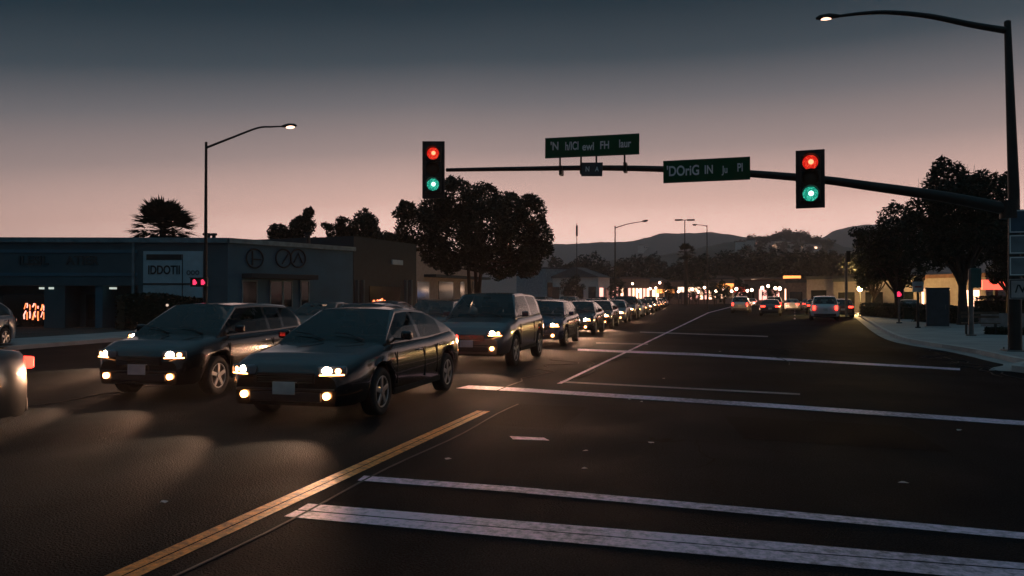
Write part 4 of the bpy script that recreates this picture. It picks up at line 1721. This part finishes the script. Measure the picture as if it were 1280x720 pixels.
# far tree belts: individual trees
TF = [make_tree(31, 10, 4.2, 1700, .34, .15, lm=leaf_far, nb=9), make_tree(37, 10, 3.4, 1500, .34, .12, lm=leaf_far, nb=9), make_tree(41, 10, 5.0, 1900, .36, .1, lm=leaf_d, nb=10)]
used = set()
far = []
rg = random.Random(17)
for (u, vt, d, k) in (
    (700, 322, 230, 0), (716, 326, 250, 1), (735, 318, 260, 2), (757, 326, 240, 0), (771, 330, 235, 1), (785, 322, 255, 2), (800, 330, 220, 1),
    (812, 318, 260, 0), (828, 324, 230, 1), (843, 328, 215, 0), (868, 322, 205, 2), (880, 318, 225, 0), (897, 316, 235, 2), (912, 322, 225, 1),
    (928, 312, 245, 2), (945, 312, 240, 0), (958, 318, 230, 2), (973, 312, 250, 0), (990, 316, 245, 2), (1006, 316, 240, 2), (1022, 314, 255, 0),
    (1036, 318, 235, 2), (1050, 316, 230, 0), (1066, 322, 205, 2), (1080, 328, 150, 1), (905, 350, 130, 1), (893, 352, 150, 0), (870, 350, 165, 2), (925, 348, 160, 1), (1046, 350, 120, 2),
    (715, 345, 150, 2), (770, 348, 150, 0), (836, 352, 150, 1), (965, 352, 150, 0)):
    h = height(vt, d)
    o = TF[k] if k not in used else copy_tree(TF[k])
    used.add(k)
    far.append((o, u, vt, d, k))
    kindw = ['rounded green', 'narrow green', 'broad dark'][k]
    place(o, ground_at(u, d), rg.uniform(0, 6), (h / 10 * rg.uniform(.95, 1.15), h / 10 * 1.05, h / 10))
# labels for the far belt: unique by order from landmarks
marks_ = [(700, 'right of the big tree'), (769, 'by the first far lamp'), (856, 'by the far palm'), (884, 'by the short armed lamp'), (985, 'under the hillside houses'), (1058, 'by the slim pale pole')]
seen = {}
far.sort(key=lambda t: (t[1]))
ordn = ['first', 'second', 'third', 'fourth', 'fifth', 'sixth', 'seventh', 'eighth', 'ninth', 'tenth', 'eleventh', 'twelfth', 'thirteenth', 'fourteenth', 'fifteenth', 'sixteenth', 'seventeenth', 'eighteenth', 'nineteenth', 'twentieth']
for (o, u, vt, d, k) in far:
    near = min(marks_, key=lambda m_: abs(m_[0] - u))[1]
    kw = ['rounded green', 'narrow green', 'broad dark'][k]
    hi = 'tall' if vt < 335 else 'low'
    key = (hi, kw, near)
    seen[key] = seen.get(key, 0) + 1
    lab = f'{hi} {kw} distant tree {near}' + ('' if seen[key] == 1 else f', {ordn[seen[key] - 1]} such from the left')
    tag(o, lab, 'tree', 'trees of the distant belt')

# hedges / planting strips
def hedge(pts, w, h, n, label, lm, name='hedge', size=.07, z=.05, seed=3):
    rng = random.Random(seed)
    mb = MB()
    P_ = [Vector((p[0], p[1], 0)) for p in pts]
    segs = [(P_[i + 1] - P_[i]).length for i in range(len(P_) - 1)]
    for i in range(len(P_) - 1):
        dvec = (P_[i + 1] - P_[i]).normalized()
        nn = Vector((-dvec.y, dvec.x, 0))
        for _ in range(int(n * segs[i] / sum(segs))):
            t = rng.random()
            a, b = rng.uniform(-.5, .5), rng.random()
            if rng.random() < .75:      # keep most of the leaves on the outside
                if rng.random() < .5:
                    a = math.copysign(.5, a) * rng.uniform(.9, 1.08)
                else:
                    b = rng.uniform(.92, 1.08)
            p = P_[i].lerp(P_[i + 1], t) + nn * a * w + Vector((0, 0, z + b * h * (1 + .06 * sin(t * segs[i] * 1.3))))
            s = size * rng.uniform(.6, 1.5)
            u_ = Vector((rng.gauss(0, 1), rng.gauss(0, 1), rng.gauss(0, 1))).normalized()
            v_ = u_.orthogonal().normalized()
            mb.add([p - u_ * s, p - v_ * s * .5, p + u_ * s, p + v_ * s * .5], [[0, 1, 2, 3]])
        M = facing(P_[i], dvec, (0, 0, 1))
        mb.box((segs[i] / 2, z + h * .45, 0), (segs[i] * .99, h * .86, w * .8), 0, M)
    o = mb.build(name, lm)
    return tag(o, label, 'hedge')


hedge([gp(150, 413.5), gp(336, 408)], 1.3, height(371, 33.5) - .1, 9000, 'tall clipped dark hedge along the left pavement before the shop building', leaf_d, size=.09)
hedge([gp(336, 407.8), gp(372, 406.4)], 1.0, .9, 1600, 'short dark hedge right of the tall clipped one', leaf_d, seed=5)
hedge([gp(405, 405.2), gp(440, 403.8)], 1.0, 1.0, 1600, 'low dark hedge at the right end of the blue grey building', leaf_d, seed=6)
hedge([gp(1085, 396.5), gp(1142, 401.5)], 1.4, 1.0, 4500, 'dark hedge behind the post with the red pedestrian signal', leaf_d, seed=7)
hedge([gp(1152, 404.5), gp(1212, 408)], 1.2, 1.0, 4000, 'dark hedge around the thick tree trunk on the right', leaf_d, seed=8)
hedge([gp(1232, 421.5), gp(1330, 424.0)], 1.0, .3, 3600, 'low ground hugging hedge behind the bench at the right edge', leaf_d, seed=9)
hedge([gp(1220, 397), gp(1330, 399)], 1.2, 1.5, 4500, 'dark hedge beyond the low pinkish wall on the right', leaf_d, seed=10)
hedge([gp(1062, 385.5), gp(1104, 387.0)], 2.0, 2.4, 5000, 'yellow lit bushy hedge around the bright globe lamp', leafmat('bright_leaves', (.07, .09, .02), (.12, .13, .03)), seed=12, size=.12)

# ------------------------------------------------------------------ hills
hill_m = mat('dry_hill', (.34, .24, .21), .95, col2=(.24, .18, .16), scale=.01)
hill_v = mat('wooded_hill', (.05, .06, .045), .95, col2=(.16, .13, .10), scale=.02)


def ridge(name, prof, d, depth, m, amp=3.0, seed=0):
    """prof: silhouette (u, v) seen from the street, at distance d; depth = half width of the ridge"""
    rng = random.Random(seed)
    us = [prof[0][0] + (prof[-1][0] - prof[0][0]) * i / 110 for i in range(111)]
    mb = MB()
    vs, fs = [], []
    M_ = 16
    ph = [rng.uniform(0, 6) for _ in range(6)]
    for i, u in enumerate(us):
        v = interp(prof, u)
        top = max(0, P(u, v, d).z)
        for j in range(M_ + 1):
            s = -1 + 2 * j / M_
            dd = d + s * depth
            h = top * (cos(s * pi / 2) ** 1.3)
            h += amp * math.sin(pi * (j / M_)) * (sin(i * .35 + ph[0] + s * 3) * .5 + sin(i * .9 + ph[1] - s * 5) * .3 + rng.uniform(-.3, .3)) * min(1, top / 20)
            q = P(u, 372, dd)
            vs.append((q.x, q.y, max(-1, h) if 0 < j < M_ else -1))
    for i in range(len(us) - 1):
        for j in range(M_):
            a = i * (M_ + 1) + j
            fs.append([a, a + M_ + 1, a + M_ + 2, a + 1])
    mb.add(vs, fs, 0, True)
    return tag(mb.build(name, m), kind='structure')


ridge('hill', [(600, 330), (690, 306), (740, 304), (780, 303), (808, 298), (825, 293), (885, 291), (930, 296), (980, 305), (1040, 330)], 1500, 420, hill_m, 1.5, 1)
ridge('hill', [(860, 330), (930, 303), (960, 295), (985, 290), (1000, 291), (1016, 298), (1028, 297), (1045, 288), (1065, 284), (1090, 281), (1130, 280), (1200, 290), (1280, 300), (1400, 325)], 1900, 500, hill_m, 2, 2)
ridge('hill', [(700, 350), (760, 326), (860, 315), (905, 304), (935, 300), (950, 297), (1000, 298), (1040, 304), (1060, 310), (1120, 322), (1200, 345)], 900, 300, hill_v, 1.5, 3)

# hillside houses and trees
HP3 = [(700, 350), (760, 326), (860, 315), (905, 304), (935, 300), (950, 297), (1000, 298), (1040, 304), (1060, 310), (1120, 322), (1200, 345)]


def on_hill(u, v):
    top_ = max(0, P(u, interp(HP3, u), 900).z)
    for dd in range(620, 900, 4):
        s = (dd - 900) / 300
        if top_ * cos(s * pi / 2) ** 1.3 >= P(u, v, dd).z:
            return dd, P(u, v, dd).z
    return 896, top_


hl_ = [(933, 941, 301, 'pale house farthest left on the hillside'), (946, 956, 299, 'pale house on the hillside above the lit shops'), (962, 972, 302, 'wide low pale house mid hillside, left of the tree clump'),
       (977, 992, 300, 'largest pale house near the middle of the hillside'), (999, 1008, 303, 'pale house just below the crest right of the largest one'), (1014, 1026, 304, 'pale house farthest right on the hillside slope'),
       (806, 811, 306, 'tiny white house on the left ridge slope')]
for i, (a_, b_, vt, lab) in enumerate(hl_):
    dd, zz = on_hill((a_ + b_) / 2, vt + 7)
    dd -= 28
    zz = height(vt + 7, dd)
    if i == 6:
        dd, zz = 1300, height(vt + 4, 1300)
    house(a_ - 1.5, b_ + 1.5, vt - 1, dd, 'hillside_house', lab, white_w, slate if i % 2 else tile_r, True, .3, 10, 3, base=zz)
    # slope base
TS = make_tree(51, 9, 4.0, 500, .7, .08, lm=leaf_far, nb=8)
first = True
gseen = 0
for (u, vt) in [(925, 303), (930, 305), (938, 296), (943, 303), (952, 301), (959, 298), (968, 295), (974, 297), (983, 293), (988, 296), (995, 294), (1001, 295), (1008, 296), (1014, 298), (1022, 299), (1030, 302), (1037, 304), (935, 310), (950, 309), (966, 309), (980, 310), (996, 310), (1012, 311), (1030, 312)]:
    o = TS if first else copy_tree(TS)
    first = False
    dd, z = on_hill(u, vt + 8)
    p = P(u, 372, dd)
    k = random.uniform(1.0, 1.7)
    place(o, (p.x, p.y, z - .8), random.uniform(0, 6), k, 'small dark tree among the pale houses on the hillside', 'tree', 'trees scattered over the hillside')
# ------------------------------------------------------------------ traffic
GO = 'cars driving towards the viewer with headlights on'
GA = 'cars driving away with tail lights on'
ROADZ = .004
nm = {'sedan': 'saloon car', 'hatch': 'hatchback', 'suv': 'tall estate car', 'pickup': 'pickup truck', 'van': 'van'}


def lane_x(k, y):
    if k == 0:
        return -5.25 - .045 * (y - 5) - .00012 * max(0, y - 60) ** 2
    if k == 1:
        return -8.5 - .085 * (y - 5) - .00012 * max(0, y - 60) ** 2
    return -11.9 - .125 * (y - 5) - .00010 * max(0, y - 60) ** 2


def lane_h(k, y):
    dx = lane_x(k, y + 1) - lane_x(k, y)
    return math.degrees(math.atan2(dx, -1)) + 180 if False else 180 + math.degrees(math.atan(-dx)) * 1.0


cyc = ['black', 'grey', 'blue', 'black', 'silver', 'grey', 'red', 'black', 'white', 'bronze']
kinds_ = ['sedan', 'suv', 'hatch', 'sedan', 'sedan', 'suv', 'sedan', 'hatch']
starts = {0: [(10.8, 'sedan', 'black'), (18.6, 'suv', 'grey'), (26.0, 'hatch', 'blue')], 1: [(4.6, 'sedan', 'grey'), (11.9, 'hatch', 'black'), (19.2, 'sedan', 'blue')],
          2: [(17.4, 'sedan', 'black'), (25.0, 'sedan', 'bronze')]}
lanes = {}
for k in (0, 1, 2):
    lst = list(starts[k])
    y, q = lst[-1][0], k * 3
    while y < 178 and len(lst) < 19:
        y += 7.4 + random.uniform(-.4, 1.2) + max(0, y - 50) * .05
        lst.append((y, kinds_[(q * 3 + k) % 8], cyc[(q * 7 + 2 * k) % 10]))
        q += 1
    lanes[k] = lst
lname = ['headlit yellow line lane', 'middle headlit lane', 'leftmost headlit lane']
for k, lst in lanes.items():
    for i, (y, kd, cl) in enumerate(lst):
        near = ['nearest the viewer', 'second from the viewer', 'third from the viewer', 'fourth from the viewer', 'fifth from the viewer', 'sixth from the viewer', 'seventh from the viewer', 'eighth from the viewer', 'ninth from the viewer', 'tenth from the viewer', 'eleventh from the viewer', 'twelfth from the viewer', 'thirteenth from the viewer', 'fourteenth from the viewer', 'fifteenth from the viewer', 'sixteenth from the viewer', 'seventeenth from the viewer', 'eighteenth from the viewer', 'nineteenth from the viewer', 'twentieth from the viewer'][i]
        if i == len(lst) - 1:
            near = 'farthest from the viewer'
        lab = f'{cl} {nm[kd]}, {near} in the {lname[k]}'
        beam = 0
        if y < 48:
            beam = BEAM
        car(kd, cl, lane_x(k, y), y, lane_h(k, y), lab, GO, True, beam)

away = [(58, 6.3, 'suv', 'white', 'white tall estate car with red tail lights nearest in the right kerb lane'),
        (72, 3.4, 'sedan', 'grey', 'grey saloon car with tail lights on, left of the white tall one'),
        (80, 7.9, 'sedan', 'black', 'black saloon car with tail lights on, just beyond the white tall one'),
        (90, 4.6, 'suv', 'grey', 'grey tall estate car with tail lights beyond the grey saloon'),
        (67, 8.6, 'hatch', 'bronze', 'bronze hatchback with tail lights close behind the white tall car by the kerb'),
        (84, 1.0, 'suv', 'silver', 'silver tall estate car with tail lights in the inner departing lane'),
        (97, 7.0, 'sedan', 'white', 'white saloon car with tail lights midway along the departing cars'),
        (119, 8.6, 'suv', 'white', 'white tall estate car with tail lights far off near the lit shops'),
        (142, 3.5, 'sedan', 'silver', 'silver saloon car with tail lights far off in the inner lane'),
        (104, 9.5, 'sedan', 'silver', 'silver saloon car with tail lights nearest the kerb, well down the street'),
        (112, 6.0, 'hatch', 'red', 'red hatchback with tail lights far along the inner lane'),
        (128, 2.0, 'sedan', 'black', 'black saloon car with tail lights farthest left of the departing cars'),
        (134, 11.0, 'suv', 'black', 'black tall estate car with tail lights at the far end of the kerb lane'),
        (150, 8.0, 'sedan', 'grey', 'grey saloon car with tail lights, farthest of the departing cars')]
for (y, x, kd, cl, lab) in away:
    car(kd, cl, x, y, -4, lab, GA, True, 0)
car('sedan', 'silver', 14.2, 70, -10, 'parked silver saloon car with red lights beside the right hand hedge', None, True, 0)
# cars crossing and waiting at the next junction
for i, (u, d, kd, cl, hd, lab) in enumerate(((935, 178, 'sedan', 'white', 80, 'white saloon car crossing the far junction, leftmost of three'), (958, 186, 'suv', 'red', 95, 'red tall estate car crossing the far junction, middle of three'),
                                         (975, 175, 'sedan', 'silver', 170, 'silver saloon car facing the viewer at the far junction'), (948, 165, 'hatch', 'white', 190, 'white hatchback facing the viewer just before the far junction'),
                                         (996, 120, 'sedan', 'white', 176, 'white saloon car with headlights on beyond the departing cars'), (1092, 82, 'sedan', 'red', 100, 'red saloon car parked side on by the yellow lit shop'))):
    p = P(u, 372, d)
    car(kd, cl, p.x, p.y, hd, lab, None, True, 0)
# dark car waiting at the left kerb, at the frame's edge
p = G(-54, 440)
car('hatch', 'silver', p.x - 1.0, p.y + .6, 200, 'silver hatchback parked at the left kerb, cut by the picture edge', None, False, 0)
# ------------------------------------------------------------------ dusk light
w = bpy.data.worlds.new('World')
scene.world = w
w.use_nodes = True
nt = w.node_tree
N, L = nt.nodes, nt.links
bg = N['Background']
sky = N.new('ShaderNodeTexSky')
sky.sky_type = 'NISHITA'
sky.sun_disc = False
sky.sun_elevation = R(-3.0)
sky.sun_rotation = R(0)
sky.air_density = 1.0
sky.dust_density = 2.0
tc = N.new('ShaderNodeTexCoord')
sep = N.new('ShaderNodeSeparateXYZ')
L.new(tc.outputs['Generated'], sep.inputs[0])
# elevation, made to fall off faster away from the afterglow
dirv = (0.0, 1.0, 0)
dot = N.new('ShaderNodeVectorMath')
dot.operation = 'DOT_PRODUCT'
L.new(tc.outputs['Generated'], dot.inputs[0])
dot.inputs[1].default_value = dirv
mr = N.new('ShaderNodeMapRange')
mr.inputs['From Min'].default_value = .9
mr.inputs['From Max'].default_value = -1
mr.inputs['To Min'].default_value = 0
mr.inputs['To Max'].default_value = .34
L.new(dot.outputs['Value'], mr.inputs['Value'])
ab = N.new('ShaderNodeMath')
ab.operation = 'ADD'
L.new(sep.outputs['Z'], ab.inputs[0])
L.new(mr.outputs[0], ab.inputs[1])
rp = N.new('ShaderNodeValToRGB')


def srgb(r_, g_, b_):
    return tuple(((c / 255) / 12.92 if c / 255 < .04045 else (((c / 255) + .055) / 1.055) ** 2.4) for c in (r_, g_, b_)) + (1,)


stops = [(0.0, srgb(255, 232, 216)), (.05, srgb(255, 222, 206)), (.08, srgb(246, 202, 188)), (.125, srgb(212, 173, 161)), (.19, srgb(153, 134, 131)), (.25, srgb(104, 102, 106)),
         (.30, srgb(52, 66, 75)), (.36, srgb(10, 40, 52)), (.40, srgb(1, 26, 38)), (.5, srgb(24, 50, 62)), (1.0, srgb(66, 100, 116))]
for i_, (z_, c_) in enumerate(stops):      # the haze in front dims the low sky
    tau = HAZE * min(3200, 187 / max(z_, .03)) * .80
    stops[i_] = (z_, tuple(min(1, v_ * .25 * math.exp(tau)) for v_ in c_[:3]) + (1,))
cr = rp.color_ramp
cr.elements[0].position, cr.elements[0].color = stops[0]
cr.elements[1].position, cr.elements[1].color = stops[-1]
for p_, c_ in stops[1:-1]:
    e = cr.elements.new(p_)
    e.color = c_
L.new(ab.outputs[0], rp.inputs['Fac'])
mx = N.new('ShaderNodeMixRGB')
mx.blend_type = 'ADD'
mx.inputs[0].default_value = 1
sc_ = N.new('ShaderNodeMixRGB')
sc_.blend_type = 'MULTIPLY'
sc_.inputs[0].default_value = 1
sc_.inputs[2].default_value = (.02, .02, .02, 1)
L.new(sky.outputs[0], sc_.inputs[1])
br = N.new('ShaderNodeMixRGB')
br.blend_type = 'MULTIPLY'
br.inputs[0].default_value = 1
br.inputs[2].default_value = (40, 40, 40, 1)
L.new(rp.outputs[0], br.inputs[1])
L.new(br.outputs[0], mx.inputs[1])
L.new(sc_.outputs[0], mx.inputs[2])
L.new(mx.outputs[0], bg.inputs['Color'])
bg.inputs['Strength'].default_value = .1

sl = bpy.data.lights.new('sun', 'SUN')
sl.energy = .02
sl.angle = R(12)
sl.color = (1.0, .62, .5)
so = bpy.data.objects.new('sun', sl)
COL.objects.link(so)
# afterglow low behind the town: light travels towards -dirv
sd = Vector((-dirv[0], -dirv[1], -math.tan(R(3))))
so.rotation_euler = sd.to_track_quat('-Z', 'Y').to_euler()

# ------------------------------------------------------------------ evening haze
hz = bpy.data.materials.new('evening_haze')
hz.use_nodes = True
hn = hz.node_tree
hn.nodes.remove(hn.nodes['Principled BSDF'])
pv = hn.nodes.new('ShaderNodeVolumePrincipled')
pv.inputs['Color'].default_value = (.95, .86, .84, 1)
pv.inputs['Density'].default_value = HAZE
pv.inputs['Anisotropy'].default_value = .55
hn.links.new(pv.outputs[0], [n for n in hn.nodes if n.type == 'OUTPUT_MATERIAL'][0].inputs['Volume'])
if HAZE:
    tag(MB().box((0, 1400, 93), (5400, 4080, 190)).build('haze', hz), kind='stuff')
# ------------------------------------------------------------------ camera
cd = bpy.data.cameras.new('camera')
cd.sensor_width = 36
cd.lens = 36 * FPX / 1280
cd.clip_start, cd.clip_end = .05, 9000
co = bpy.data.objects.new('camera', cd)
COL.objects.link(co)
co.location = CAM
co.rotation_euler = Matrix((RGT, UP, -FWD)).transposed().to_euler()
scene.camera = co
scene.view_settings.view_transform = 'Standard'
scene.view_settings.look = 'None'
scene.view_settings.gamma = 1
scene.view_settings.exposure = 0
scene.view_settings.use_curve_mapping = False
scene.render.engine = 'CYCLES'
scene.cycles.use_denoising = True
scene.cycles.max_bounces = 5
scene.cycles.sample_clamp_indirect = 3
scene.cycles.use_adaptive_sampling = True
